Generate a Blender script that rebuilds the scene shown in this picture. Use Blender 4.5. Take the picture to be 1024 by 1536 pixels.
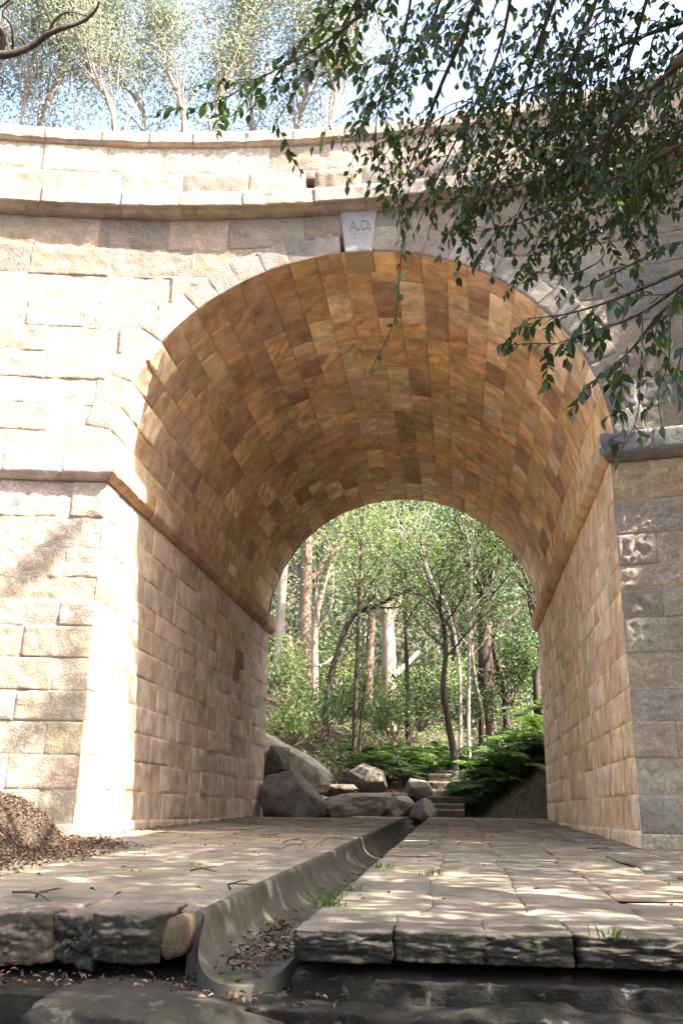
import bpy, bmesh, math, random
import numpy as np
from math import radians as R_

for o in list(bpy.data.objects):
    bpy.data.objects.remove(o)
scene = bpy.context.scene
C = scene.collection
random.seed(7)
RNG = np.random.default_rng(7)

# ---------------------------------------------------------------- camera
F_PX, YAW, PITCH, ROLL = 1365.44, -0.1264, 0.3172, 0.0137
CAM = np.array([1.209, -10.296, 0.313])


def ray(px, py):
    """direction in the world of a pixel of the 1024x1536 photograph"""
    u, v = px - 512.0, py - 768.0
    c, s = math.cos(-ROLL), math.sin(-ROLL)
    u, v = c * u - s * v, s * u + c * v
    X, U = u / F_PX, -v / F_PX
    c, s = math.cos(PITCH), math.sin(PITCH)
    Y, Z = c - U * s, s + U * c
    c, s = math.cos(YAW), math.sin(YAW)
    return np.array([X * c + Y * s, -X * s + Y * c, Z])


def at_y(px, py, y):
    d = ray(px, py)
    return CAM + d * ((y - CAM[1]) / d[1])


def at_dist(px, py, t):
    d = ray(px, py)
    return CAM + d * (t / np.linalg.norm(d))


def to_px(P):
    d = np.atleast_2d(P) - CAM
    c, s = math.cos(YAW), math.sin(YAW)
    X = d[:, 0] * c - d[:, 1] * s
    Y = d[:, 0] * s + d[:, 1] * c
    Z = d[:, 2]
    c, s = math.cos(PITCH), math.sin(PITCH)
    D, U = Y * c + Z * s, -Y * s + Z * c
    D = np.where(D < 0.05, 0.05, D)
    u, v = F_PX * X / D, -F_PX * U / D
    c, s = math.cos(ROLL), math.sin(ROLL)
    return np.stack([512 + c * u - s * v, 768 + s * u + c * v], 1), D


def unit(v):
    v = np.asarray(v, float)
    return v / max(1e-9, np.linalg.norm(v))


from mathutils import Matrix, Vector
fw = unit(ray(512, 768)); rt = unit(ray(513, 768) - ray(512, 768)); up = np.cross(rt, fw)
cd = bpy.data.cameras.new('camera')
cam = bpy.data.objects.new('camera', cd)
C.objects.link(cam)
cam.matrix_world = Matrix(((rt[0], up[0], -fw[0], CAM[0]), (rt[1], up[1], -fw[1], CAM[1]),
                           (rt[2], up[2], -fw[2], CAM[2]), (0, 0, 0, 1)))
cd.sensor_fit = 'VERTICAL'
cd.sensor_height = 36.0
cd.lens = 36.0 * F_PX / 1536.0
cd.clip_start, cd.clip_end = 0.05, 600
scene.camera = cam

# ---------------------------------------------------------------- light
SUN = unit((2.83, -1.0, 3.37))                       # towards the sun
world = bpy.data.worlds.new('World')
scene.world = world
world.use_nodes = True
wn = world.node_tree
for n in list(wn.nodes):
    wn.nodes.remove(n)
sky = wn.nodes.new('ShaderNodeTexSky')
sky.sky_type = 'NISHITA'
sky.sun_disc = False
sky.sun_elevation = math.asin(SUN[2])
sky.sun_rotation = math.atan2(SUN[0], SUN[1])
sky.air_density, sky.dust_density, sky.ozone_density = 1.0, 5.0, 0.7
bg = wn.nodes.new('ShaderNodeBackground')
bg.inputs['Strength'].default_value = 0.12
wo = wn.nodes.new('ShaderNodeOutputWorld')
wn.links.new(sky.outputs[0], bg.inputs[0])
wn.links.new(bg.outputs[0], wo.inputs[0])
sl = bpy.data.lights.new('sun', 'SUN')
sl.energy = 5.0
sl.angle = R_(0.5)
sl.color = (1.0, 0.93, 0.83)
so = bpy.data.objects.new('sun', sl)
C.objects.link(so)
so.location = (30, -12, 40)
so.rotation_euler = Vector(-SUN).to_track_quat('-Z', 'Y').to_euler()
vs = scene.view_settings
vs.view_transform = 'Standard'
vs.look = 'None'
vs.gamma = 1.0
vs.exposure = 2.85
scene.cycles.max_bounces = 10
scene.cycles.diffuse_bounces = 7
scene.cycles.transmission_bounces = 4
scene.cycles.use_denoising = True

# ---------------------------------------------------------------- helpers


def vnoise(p, seed=0):
    p = np.asarray(p, float)
    i = np.floor(p).astype(np.int64)
    f = p - i
    u = f * f * (3 - 2 * f)

    def h(dx, dy, dz):
        n = (i[..., 0] + dx) * 374761393 + (i[..., 1] + dy) * 668265263 + (i[..., 2] + dz) * 1440662683 + seed * 974634777
        n = (n ^ (n >> 13)) & 0x7fffffff
        n = (n * 1274126177) & 0x7fffffff
        n = (n ^ (n >> 16)) & 0xffff
        return n / 32767.5 - 1.0
    x, y, z = u[..., 0], u[..., 1], u[..., 2]
    a = h(0, 0, 0) * (1 - x) + h(1, 0, 0) * x
    b = h(0, 1, 0) * (1 - x) + h(1, 1, 0) * x
    c = h(0, 0, 1) * (1 - x) + h(1, 0, 1) * x
    d = h(0, 1, 1) * (1 - x) + h(1, 1, 1) * x
    return (a * (1 - y) + b * y) * (1 - z) + (c * (1 - y) + d * y) * z


def fbm(p, oct=4, seed=0):
    p = np.asarray(p, float)
    s, a = 0, 0.5
    for k in range(oct):
        s = s + a * vnoise(p * (2.03 ** k) + 11.3 * k, seed + k)
        a *= 0.5
    return s


def sstep(a, b, x):
    t = np.clip((np.asarray(x, float) - a) / (b - a), 0, 1)
    return t * t * (3 - 2 * t)


class MB:
    """collects vertices, faces and per-vertex attributes, then links ONE mesh object"""

    def __init__(self):
        self.v, self.f, self.col, self.jo, self.rn, self.n = [], {}, [], [], [], 0

    def add(self, v, faces, col=(0.5, 0.5, 0.5), joint=0.0, rnd=0.5):
        v = np.asarray(v, float).reshape(-1, 3)
        n = len(v)
        self.v.append(v)
        faces = np.asarray(faces, int)
        if faces.size:
            self.f.setdefault(faces.shape[1], []).append(faces + self.n)
        self.col.append(np.broadcast_to(np.asarray(col, float), (n, 3)))
        self.jo.append(np.broadcast_to(np.asarray(joint, float), (n,)))
        self.rn.append(np.broadcast_to(np.asarray(rnd, float), (n,)))
        self.n += n

    def build(self, name, mat, parent=None, smooth=True, at=None):
        me = bpy.data.meshes.new(name)
        v = np.concatenate(self.v) if self.v else np.zeros((0, 3))
        if at is not None:
            v = v - np.asarray(at, float)
        me.vertices.add(len(v))
        me.vertices.foreach_set('co', v.astype(np.float32).ravel())
        loops, starts, tot, pos = [], [], [], 0
        for k, fl in self.f.items():
            a = np.concatenate(fl)
            loops.append(a.ravel())
            starts.append(pos + np.arange(len(a)) * k)
            tot.append(np.full(len(a), k))
            pos += a.size
        if loops:
            L = np.concatenate(loops)
            S = np.concatenate(starts)
            T = np.concatenate(tot)
            me.loops.add(len(L))
            me.loops.foreach_set('vertex_index', L.astype(np.int32))
            me.polygons.add(len(S))
            me.polygons.foreach_set('loop_start', S.astype(np.int32))
            me.polygons.foreach_set('loop_total', T.astype(np.int32))
        me.update(calc_edges=True)
        me.validate()
        if len(me.vertices) == len(v):
            a = me.attributes.new('col', 'FLOAT_COLOR', 'POINT')
            cc = np.concatenate(self.col)
            a.data.foreach_set('color', np.c_[cc, np.ones(len(cc))].astype(np.float32).ravel())
            a = me.attributes.new('joint', 'FLOAT', 'POINT')
            a.data.foreach_set('value', np.concatenate(self.jo).astype(np.float32))
            a = me.attributes.new('rnd', 'FLOAT', 'POINT')
            a.data.foreach_set('value', np.concatenate(self.rn).astype(np.float32))
        if smooth:
            me.polygons.foreach_set('use_smooth', np.ones(len(me.polygons), bool))
        me.materials.append(mat)
        o = bpy.data.objects.new(name, me)
        C.objects.link(o)
        if parent is not None:
            o.parent = parent
        if at is not None:
            o.location = at
        return o


def tag(o, label=None, cat=None, group=None, kind=None):
    if label: o['label'] = label
    if cat: o['category'] = cat
    if group: o['group'] = group
    if kind: o['kind'] = kind
    return o


def empty(name, loc, label, cat, group=None):
    o = bpy.data.objects.new(name, None)
    C.objects.link(o)
    o.location = loc
    return tag(o, label, cat, group)


def copy_tree(o, parent=None):
    c = o.copy()
    C.objects.link(c)
    if parent is not None:
        c.parent = parent
    for ch in list(o.children):
        copy_tree(ch, c)
    return c


def grid_faces(nu, nv):
    i = np.arange(nu - 1)[:, None] * nv + np.arange(nv - 1)[None, :]
    i = i.ravel()
    return np.stack([i, i + nv, i + nv + 1, i + 1], 1)


def cell(mb, u0, u1, v0, v1, M, col, amp=0.02, res=0.05, g=0.006, rec=0.008, freq=7.0, margin=0.0, off=0.0, pit=0.0,
         drop=None, fade=None, rnd=None, seed=0, rag=0.0, flip=False, ulen=1.0):
    """one dressed stone: a patch of surface M(u,v)->(pos,normal), sunk at its joints and rough in between"""
    lu, lv = (u1 - u0) * ulen, (v1 - v0)
    nu = max(2, int(round(lu / res)) + 1)
    nv = max(2, int(round(abs(lv) / res)) + 1)
    gu = g / ulen
    us = np.r_[u0, np.linspace(u0 + gu, u1 - gu, nu), u1]
    vv = np.r_[v0, np.linspace(v0 + g, v1 - g, nv), v1]
    U, V = np.meshgrid(us, vv, indexing='ij')
    P, N = M(U, V)
    du = np.minimum(U - u0, u1 - U) * ulen
    dv = np.minimum(V - v0, v1 - V)
    de = np.minimum(du, dv)
    border = (de < g * 0.5)
    rn = random.random() if rnd is None else rnd
    q = P + rn * 37.0
    nz = fbm(q * freq, 4, seed)
    pan = sstep(margin, margin + 0.035, de) if margin > 0 else 1.0
    rnd_edge = 1 - np.exp(-de / 0.018)
    d = off + amp * nz * 1.6 * pan * rnd_edge + (amp * 0.5 * pan * rnd_edge if margin > 0 else 0) - 0.006 * np.exp(-de / 0.012)
    if pit > 0:
        d = d - pit * np.clip(vnoise(q * 24, seed + 2) + 0.1, 0, 1) * pan * rnd_edge
    if rag > 0:   # chipped arrises
        chip = np.clip(fbm(q * 3.1, 3, seed + 9) - 0.12, 0, 1)
        d = d - rag * chip * np.exp(-de / 0.05)
    if fade is not None:
        k = fade(U, V)
        d = d * k - 0.07 * (1 - k)
    d = np.where(border, -rec, d)
    P = P + N * d[..., None]
    F = grid_faces(*U.shape)
    if flip:
        F = F[:, ::-1]
    if drop is not None:
        kill = drop(U, V).ravel()
        F = F[~kill[F].all(1)]
    mb.add(P.reshape(-1, 3), F, col, border.ravel().astype(float), rn)


def courses(z0, z1, h, jit, rng):
    n = max(1, int(round((z1 - z0) / h)))
    w = 1 + jit * rng.uniform(-1, 1, n)
    return np.r_[z0, z0 + np.cumsum(w) / w.sum() * (z1 - z0)]


def lengths(a, b, lo, hi, rng):
    out = [a]
    while out[-1] < b - hi * 1.2:
        out.append(out[-1] + rng.uniform(lo, hi))
    out.append(b)
    return out


def pick(pal, rng, v=0.12, soft=0.0):
    c = np.array(pal[rng.integers(len(pal))], float)
    c = c * (1 - soft) + np.mean(np.array(pal), axis=0) * soft
    return np.clip(c * (1 + rng.uniform(-v, v)) * (1 + rng.uniform(-0.04, 0.04, 3)), 0.01, 0.9)


def sweep(mb, pts, radii, nseg=8, col=(0.5, 0.5, 0.5), rnd=0.5, cap=True):
    pts = np.asarray(pts, float)
    n = len(pts)
    T = np.gradient(pts, axis=0)
    T /= np.maximum(1e-9, np.linalg.norm(T, axis=1))[:, None]
    ref = np.array([0, 0, 1.0]) if abs(T[0][2]) < 0.9 else np.array([1.0, 0, 0])
    A = unit(np.cross(T[0], ref))
    V = []
    for k in range(n):
        A = unit(A - T[k] * np.dot(A, T[k]))
        B = np.cross(T[k], A)
        a = np.arange(nseg) / nseg * 2 * math.pi
        V.append(pts[k] + radii[k] * (np.cos(a)[:, None] * A + np.sin(a)[:, None] * B))
    V = np.concatenate(V)
    i = np.arange(n - 1)[:, None] * nseg
    j = np.arange(nseg)[None, :]
    j2 = (j + 1) % nseg
    F = np.stack([i + j, i + j2, i + nseg + j2, i + nseg + j], -1).reshape(-1, 4)
    mb.add(V, F, col, 0, rnd)
    if cap:
        tip = pts[-1] + T[-1] * radii[-1] * 0.6
        vv = np.r_[V[-nseg:], [tip]]
        mb.add(vv, np.stack([np.arange(nseg), (np.arange(nseg) + 1) % nseg, np.full(nseg, nseg)], 1), col, 0, rnd)


def smooth_path(pts, n):
    """Catmull-Rom through the points"""
    p = np.asarray(pts, float)
    p = np.r_[[2 * p[0] - p[1]], p, [2 * p[-1] - p[-2]]]
    m = len(p) - 3
    t = np.linspace(0, m - 1e-6, n)
    k = t.astype(int)
    f = (t - k)[:, None]
    a, b, c, d = p[k], p[k + 1], p[k + 2], p[k + 3]
    return 0.5 * (2 * b + (c - a) * f + (2 * a - 5 * b + 4 * c - d) * f ** 2 + (3 * b - 3 * c + d - a) * f ** 3)


def leaves(mb, pos, d, length, width, rng, fine=False, fold=0.25, cols=((0.05, 0.09, 0.02),), roll=1.0, curl=0.15):
    """leaf blades: pos = stalk end, d = blade direction"""
    N = len(pos)
    if N == 0:
        return
    d = d / np.maximum(1e-9, np.linalg.norm(d, axis=1))[:, None]
    r = rng.normal(size=(N, 3)) * roll + np.array([0, 0, 1.0])
    s = np.cross(d, r)
    s /= np.maximum(1e-9, np.linalg.norm(s, axis=1))[:, None]
    nn = np.cross(s, d)
    L = np.broadcast_to(length, (N,))[:, None]
    W = np.broadcast_to(width, (N,))[:, None]
    cols = np.asarray(cols, float)
    col = cols[rng.integers(len(cols), size=N)] * rng.uniform(0.75, 1.25, (N, 1))
    rn = rng.uniform(0, 1, N)
    if fine:
        st = [(0, 0, 0), (0.28, 0.46, 1), (0.58, 0.40, 1), (1.0, 0, 0)]
        P = []
        P.append(pos)                                              # 0
        for t, w in ((0.12, 0.27), (0.36, 0.5), (0.65, 0.36)):
            c = pos + d * L * t - nn * L * curl * t * t
            P += [c - s * W * w + nn * W * fold * w * 2, c, c + s * W * w + nn * W * fold * w * 2]
        P.append(pos + d * L - nn * L * curl)                      # 10
        k = len(P)
        V = np.stack(P, 1).reshape(-1, 3)
        b = (np.arange(N) * k)[:, None]
        q = np.array([[1, 2, 5, 4], [2, 3, 6, 5], [4, 5, 8, 7], [5, 6, 9, 8]])
        t3 = np.array([[0, 2, 1], [0, 3, 2], [7, 8, 10], [8, 9, 10]])
        base = mb.n
        mb.add(V, (b[:, :, None] + q[None]).reshape(-1, 4), np.repeat(col, k, 0), 0, np.repeat(rn, k))
        f3 = (b[:, :, None] + t3[None]).reshape(-1, 3) + base
        mb.f.setdefault(3, []).append(f3)
    else:
        c = pos + d * L * 0.45
        V = np.stack([pos, c - s * W * 0.5 + nn * W * fold, pos + d * L - nn * L * curl, c + s * W * 0.5 + nn * W * fold], 1).reshape(-1, 3)
        b = (np.arange(N) * 4)[:, None]
        q = np.concatenate([b + np.array([[0, 1, 2]]), b + np.array([[0, 2, 3]])])
        mb.add(V, q, np.repeat(col, 4, 0), 0, np.repeat(rn, 4))


# ---------------------------------------------------------------- materials


def new_mat(name):
    m = bpy.data.materials.new(name)
    m.use_nodes = True
    nt = m.node_tree
    for n in list(nt.nodes):
        nt.nodes.remove(n)
    out = nt.nodes.new('ShaderNodeOutputMaterial')
    return m, nt, out


def N_(nt, typ, **kw):
    n = nt.nodes.new(typ)
    for k, v in kw.items():
        if k in ('operation', 'blend_type', 'data_type', 'attribute_name', 'wave_type', 'bands_direction', 'feature', 'noise_dimensions', 'clamp_factor', 'vector_type'):
            setattr(n, k, v)
        else:
            n.inputs[k.replace('_', ' ')].default_value = v
    return n


def ramp(nt, src, p0, p1, c0=(0, 0, 0, 1), c1=(1, 1, 1, 1)):
    r = nt.nodes.new('ShaderNodeValToRGB')
    r.color_ramp.elements[0].position, r.color_ramp.elements[0].color = p0, c0
    r.color_ramp.elements[1].position, r.color_ramp.elements[1].color = p1, c1
    nt.links.new(src, r.inputs[0])
    return r.outputs[0]


def mixc(nt, fac, a, b, mode='MIX'):
    m = nt.nodes.new('ShaderNodeMix')
    m.data_type = 'RGBA'
    m.blend_type = mode
    for sock, val in ((m.inputs[0], fac), (m.inputs[6], a), (m.inputs[7], b)):
        if hasattr(val, 'is_linked'):
            nt.links.new(val, sock)
        elif isinstance(val, (int, float)):
            sock.default_value = val
        else:
            sock.default_value = (*val[:3], 1)
    return m.outputs[2]


def math_(nt, op, a, b=None):
    m = nt.nodes.new('ShaderNodeMath')
    m.operation = op
    for s, v in ((m.inputs[0], a), (m.inputs[1], b)):
        if v is None: continue
        if hasattr(v, 'is_linked'): nt.links.new(v, s)
        else: s.default_value = v
    return m.outputs[0]


def stone_mat(name, mortar=(0.42, 0.36, 0.28), stain=0.4, stain_col=(0.07, 0.06, 0.055), band=0.4, band_col=(0.42, 0.2, 0.07),
              bump=0.5, lichen=0.0, peck=0.0, lime=0.0, moss=0.0, rough=0.9, mottle=0.35, stain_zs=0.4, bscale=30.0):
    m, nt, out = new_mat(name)
    L = nt.links.new
    tc = nt.nodes.new('ShaderNodeTexCoord')
    at = N_(nt, 'ShaderNodeAttribute', attribute_name='col')
    jo = N_(nt, 'ShaderNodeAttribute', attribute_name='joint')
    rn = N_(nt, 'ShaderNodeAttribute', attribute_name='rnd')
    off = nt.nodes.new('ShaderNodeCombineXYZ')
    k = math_(nt, 'MULTIPLY', rn.outputs['Fac'], 53.0)
    for i in range(3): L(k, off.inputs[i])
    vb = nt.nodes.new('ShaderNodeVectorMath'); vb.operation = 'ADD'
    L(tc.outputs['Object'], vb.inputs[0]); L(off.outputs[0], vb.inputs[1])
    # mottle inside each stone
    n1 = N_(nt, 'ShaderNodeTexNoise', Scale=3.5, Detail=7.0, Roughness=0.62)
    L(vb.outputs[0], n1.inputs['Vector'])
    lo, hi = 1 - mottle, 1 + mottle
    c = mixc(nt, 1.0, at.outputs['Color'], ramp(nt, n1.outputs[0], 0.3, 0.72, (lo, lo, lo * 0.96, 1), (hi, hi, hi, 1)), 'MULTIPLY')
    # iron banding of sandstone
    w = N_(nt, 'ShaderNodeTexWave', wave_type='BANDS', bands_direction='DIAGONAL', Scale=1.6, Distortion=7.0, Detail=3.0, Detail_Scale=1.2)
    L(vb.outputs[0], w.inputs['Vector'])
    nb = N_(nt, 'ShaderNodeTexNoise', Scale=1.1, Detail=3.0)
    L(vb.outputs[0], nb.inputs['Vector'])
    bf = math_(nt, 'MULTIPLY', ramp(nt, w.outputs[0], 0.62, 0.95), ramp(nt, nb.outputs[0], 0.48, 0.66))
    c = mixc(nt, math_(nt, 'MULTIPLY', bf, band), c, band_col)
    # weather stains running over several stones
    mp = nt.nodes.new('ShaderNodeMapping')
    mp.inputs['Scale'].default_value = (1.5, 1.5, 1.5 * stain_zs)
    L(tc.outputs['Object'], mp.inputs[0])
    ns = N_(nt, 'ShaderNodeTexNoise', Scale=1.0, Detail=8.0, Roughness=0.65)
    L(mp.outputs[0], ns.inputs['Vector'])
    c = mixc(nt, math_(nt, 'MULTIPLY', ramp(nt, ns.outputs[0], 0.52, 0.72), stain), c, stain_col)
    # grain
    n2 = N_(nt, 'ShaderNodeTexNoise', Scale=60.0, Detail=4.0, Roughness=0.7)
    L(tc.outputs['Object'], n2.inputs['Vector'])
    c = mixc(nt, 1.0, c, ramp(nt, n2.outputs[0], 0.3, 0.7, (0.78, 0.78, 0.78, 1), (1.2, 1.2, 1.2, 1)), 'MULTIPLY')
    c = mixc(nt, math_(nt, 'MULTIPLY', jo.outputs['Fac'], 0.75), c, mortar)
    if lichen > 0:
        nl = N_(nt, 'ShaderNodeTexNoise', Scale=11.0, Detail=5.0, Roughness=0.6)
        L(tc.outputs['Object'], nl.inputs['Vector'])
        c = mixc(nt, math_(nt, 'MULTIPLY', ramp(nt, nl.outputs[0], 0.61, 0.66), lichen), c, (0.42, 0.44, 0.38))
    if peck > 0:                               # tooling marks: small tan pecks in the grey skin
        npk = N_(nt, 'ShaderNodeTexNoise', Scale=26.0, Detail=3.0, Roughness=0.55)
        L(vb.outputs[0], npk.inputs['Vector'])
        c = mixc(nt, math_(nt, 'MULTIPLY', ramp(nt, npk.outputs[0], 0.5, 0.62), peck), c, (0.40, 0.29, 0.175))
        c = mixc(nt, math_(nt, 'MULTIPLY', ramp(nt, npk.outputs[0], 0.46, 0.36), peck * 0.8), c, (0.12, 0.105, 0.09))
    if lime > 0:                               # pale leached runs over several stones
        nli = N_(nt, 'ShaderNodeTexNoise', Scale=0.8, Detail=8.0, Roughness=0.62, Distortion=0.6)
        L(tc.outputs['Object'], nli.inputs['Vector'])
        c = mixc(nt, math_(nt, 'MULTIPLY', ramp(nt, nli.outputs[0], 0.5, 0.7), lime), c, (0.68, 0.55, 0.40))
    if moss > 0:
        nm = N_(nt, 'ShaderNodeTexNoise', Scale=2.6, Detail=8.0, Roughness=0.7)
        L(tc.outputs['Object'], nm.inputs['Vector'])
        c = mixc(nt, math_(nt, 'MULTIPLY', ramp(nt, nm.outputs[0], 0.47, 0.63), moss), c, (0.05, 0.065, 0.02) if name != 'mossy_stone' else (0.022, 0.027, 0.011))
    b = nt.nodes.new('ShaderNodeBsdfPrincipled')
    b.inputs['Roughness'].default_value = rough
    b.inputs['Specular IOR Level'].default_value = 0.25
    L(c, b.inputs['Base Color'])
    if bump > 0:
        n3 = N_(nt, 'ShaderNodeTexNoise', Scale=bscale, Detail=6.0, Roughness=0.68)
        L(vb.outputs[0], n3.inputs['Vector'])
        bp = nt.nodes.new('ShaderNodeBump')
        bp.inputs['Strength'].default_value = bump
        bp.inputs['Distance'].default_value = 0.02
        L(n3.outputs[0], bp.inputs['Height'])
        L(bp.outputs[0], b.inputs['Normal'])
    L(b.outputs[0], out.inputs[0])
    return m


def leaf_mat(name, tint=(1.0, 1.0, 1.0), trans=0.45, tcol=(1.1, 1.25, 0.5), rough=0.5, spec=0.4):
    m, nt, out = new_mat(name)
    L = nt.links.new
    at = N_(nt, 'ShaderNodeAttribute', attribute_name='col')
    c = mixc(nt, 1.0, at.outputs['Color'], tint, 'MULTIPLY')
    b = nt.nodes.new('ShaderNodeBsdfPrincipled')
    b.inputs['Roughness'].default_value = rough
    b.inputs['Specular IOR Level'].default_value = spec
    L(c, b.inputs['Base Color'])
    t = nt.nodes.new('ShaderNodeBsdfTranslucent')
    L(mixc(nt, 1.0, c, tcol, 'MULTIPLY'), t.inputs[0])
    mx = nt.nodes.new('ShaderNodeMixShader')
    mx.inputs[0].default_value = trans
    L(b.outputs[0], mx.inputs[1]); L(t.outputs[0], mx.inputs[2])
    L(mx.outputs[0], out.inputs[0])
    return m


def bark_mat(name, c0, c1, sx=6.0, sz=1.0, bump=0.6):
    m, nt, out = new_mat(name)
    L = nt.links.new
    tc = nt.nodes.new('ShaderNodeTexCoord')
    mp = nt.nodes.new('ShaderNodeMapping')
    mp.inputs['Scale'].default_value = (sx, sx, sz)
    L(tc.outputs['Object'], mp.inputs[0])
    n = N_(nt, 'ShaderNodeTexNoise', Scale=1.6, Detail=8.0, Roughness=0.65, Distortion=0.4)
    L(mp.outputs[0], n.inputs['Vector'])
    n2 = N_(nt, 'ShaderNodeTexNoise', Scale=0.5, Detail=4.0)
    L(tc.outputs['Object'], n2.inputs['Vector'])
    f = math_(nt, 'MULTIPLY', n2.outputs[0], 0.5)
    f = math_(nt, 'ADD', f, math_(nt, 'MULTIPLY', n.outputs[0], 0.55))
    b = nt.nodes.new('ShaderNodeBsdfPrincipled')
    b.inputs['Roughness'].default_value = 0.9
    b.inputs['Specular IOR Level'].default_value = 0.2
    L(ramp(nt, f, 0.38, 0.66, (*c0, 1), (*c1, 1)), b.inputs['Base Color'])
    bp = nt.nodes.new('ShaderNodeBump')
    bp.inputs['Strength'].default_value = bump
    bp.inputs['Distance'].default_value = 0.03
    L(n.outputs[0], bp.inputs['Height'])
    L(bp.outputs[0], b.inputs['Normal'])
    L(b.outputs[0], out.inputs[0])
    return m


def soil_mat(name, cols, scale=1.0):
    m, nt, out = new_mat(name)
    L = nt.links.new
    tc = nt.nodes.new('ShaderNodeTexCoord')
    n = N_(nt, 'ShaderNodeTexNoise', Scale=1.3 * scale, Detail=10.0, Roughness=0.7)
    L(tc.outputs['Object'], n.inputs['Vector'])
    n2 = N_(nt, 'ShaderNodeTexNoise', Scale=22.0 * scale, Detail=6.0, Roughness=0.75)
    L(tc.outputs['Object'], n2.inputs['Vector'])
    c = mixc(nt, ramp(nt, n.outputs[0], 0.4, 0.62), cols[0], cols[1])
    c = mixc(nt, ramp(nt, n2.outputs[0], 0.45, 0.62), c, cols[2])
    b = nt.nodes.new('ShaderNodeBsdfPrincipled')
    b.inputs['Roughness'].default_value = 0.95
    b.inputs['Specular IOR Level'].default_value = 0.1
    L(c, b.inputs['Base Color'])
    bp = nt.nodes.new('ShaderNodeBump')
    bp.inputs['Strength'].default_value = 0.9
    bp.inputs['Distance'].default_value = 0.03
    L(n2.outputs[0], bp.inputs['Height'])
    L(bp.outputs[0], b.inputs['Normal'])
    L(b.outputs[0], out.inputs[0])
    return m


M_WALL = stone_mat('sandstone_ashlar', peck=0.4, stain=0.5, band=0.3, bump=0.9, stain_col=(0.10, 0.085, 0.07), bscale=38)
M_VAULT = stone_mat('sandstone_vault', lime=0.45, mortar=(0.60, 0.44, 0.27), stain=0.6, stain_col=(0.19, 0.14, 0.095), band=0.7, bump=0.45, mottle=0.42)
M_PIER = stone_mat('sandstone_pier', lime=0.35, mortar=(0.46, 0.34, 0.22), stain=0.35, stain_col=(0.16, 0.11, 0.08), band=0.55, bump=0.4, mottle=0.4)
M_TRIM = stone_mat('sandstone_trim', stain=0.5, band=0.2, bump=0.5)
M_KEY = stone_mat('keystone_grey', stain=0.1, band=0.0, bump=0.2, mottle=0.15)
M_PAVE = stone_mat('paving_sandstone', mortar=(0.13, 0.10, 0.07), stain=0.6, stain_col=(0.10, 0.08, 0.065), band=0.2, bump=0.7, stain_zs=1.0, mottle=0.45, moss=0.12)
M_KERB = stone_mat('mossy_stone', mortar=(0.05, 0.04, 0.03), stain=0.75, stain_col=(0.014, 0.013, 0.011), band=0.0, bump=0.9, lichen=0.16, moss=0.45, stain_zs=1.0)
M_CEM = stone_mat('weathered_render', stain=0.85, stain_col=(0.06, 0.055, 0.045), band=0.0, bump=0.25, moss=0.35, stain_zs=0.2, mottle=0.45)
M_ROCK = stone_mat('boulder_rock', stain=0.6, stain_col=(0.05, 0.045, 0.04), band=0.15, bump=0.9, lichen=0.25, moss=0.3, stain_zs=1.0, bscale=14)
M_SOIL = soil_mat('earth', ((0.05, 0.037, 0.029), (0.03, 0.023, 0.018), (0.08, 0.06, 0.046)))
M_ROAD = soil_mat('road_gravel', ((0.16, 0.14, 0.12), (0.12, 0.11, 0.10), (0.2, 0.18, 0.15)))
M_LEAF_NEAR = leaf_mat('dark_leaf', tint=(0.8, 0.78, 0.8), trans=0.34, rough=0.36, spec=0.4, tcol=(1.5, 1.7, 0.6))
M_LEAF = leaf_mat('forest_leaf', trans=0.5, tcol=(1.15, 1.2, 0.7))
M_EUC = leaf_mat('eucalypt_leaf', trans=0.45, rough=0.42, tcol=(1.1, 1.1, 0.85))
M_FERN = leaf_mat('fern_leaf', trans=0.4)
M_DEAD = leaf_mat('dead_leaf', trans=0.1, rough=0.8, spec=0.1)
M_BARK_DARK = bark_mat('dark_bark', (0.03, 0.022, 0.017), (0.10, 0.075, 0.058))
M_BARK_BROWN = bark_mat('brown_bark', (0.09, 0.06, 0.045), (0.26, 0.18, 0.135))
M_BARK_PALE = bark_mat('pale_bark', (0.24, 0.2, 0.165), (0.45, 0.40, 0.34), sx=2.5)
M_BARK_PINK = bark_mat('pinkish_bark', (0.17, 0.12, 0.095), (0.38, 0.3, 0.25), sx=2.5)

# ---------------------------------------------------------------- the ground
HALF, LEN, HC, RAD = 3.05, 10.3, 4.33, 3.12
HI, IH, IP = 4.19, 0.34, 0.12
X0, X1 = -13.0, 11.0


def yc(x):
    return 0.17 - 0.026 * (np.asarray(x, float) + 0.3) ** 2


def toe(y):
    """edge of the earth bank lying on the left paving"""
    return np.interp(y, [-9, -4.4, -2.8, -1.4, -0.5, 0.2], [-1.7, -1.75, -1.8, -1.95, -2.55, -2.95])


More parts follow.
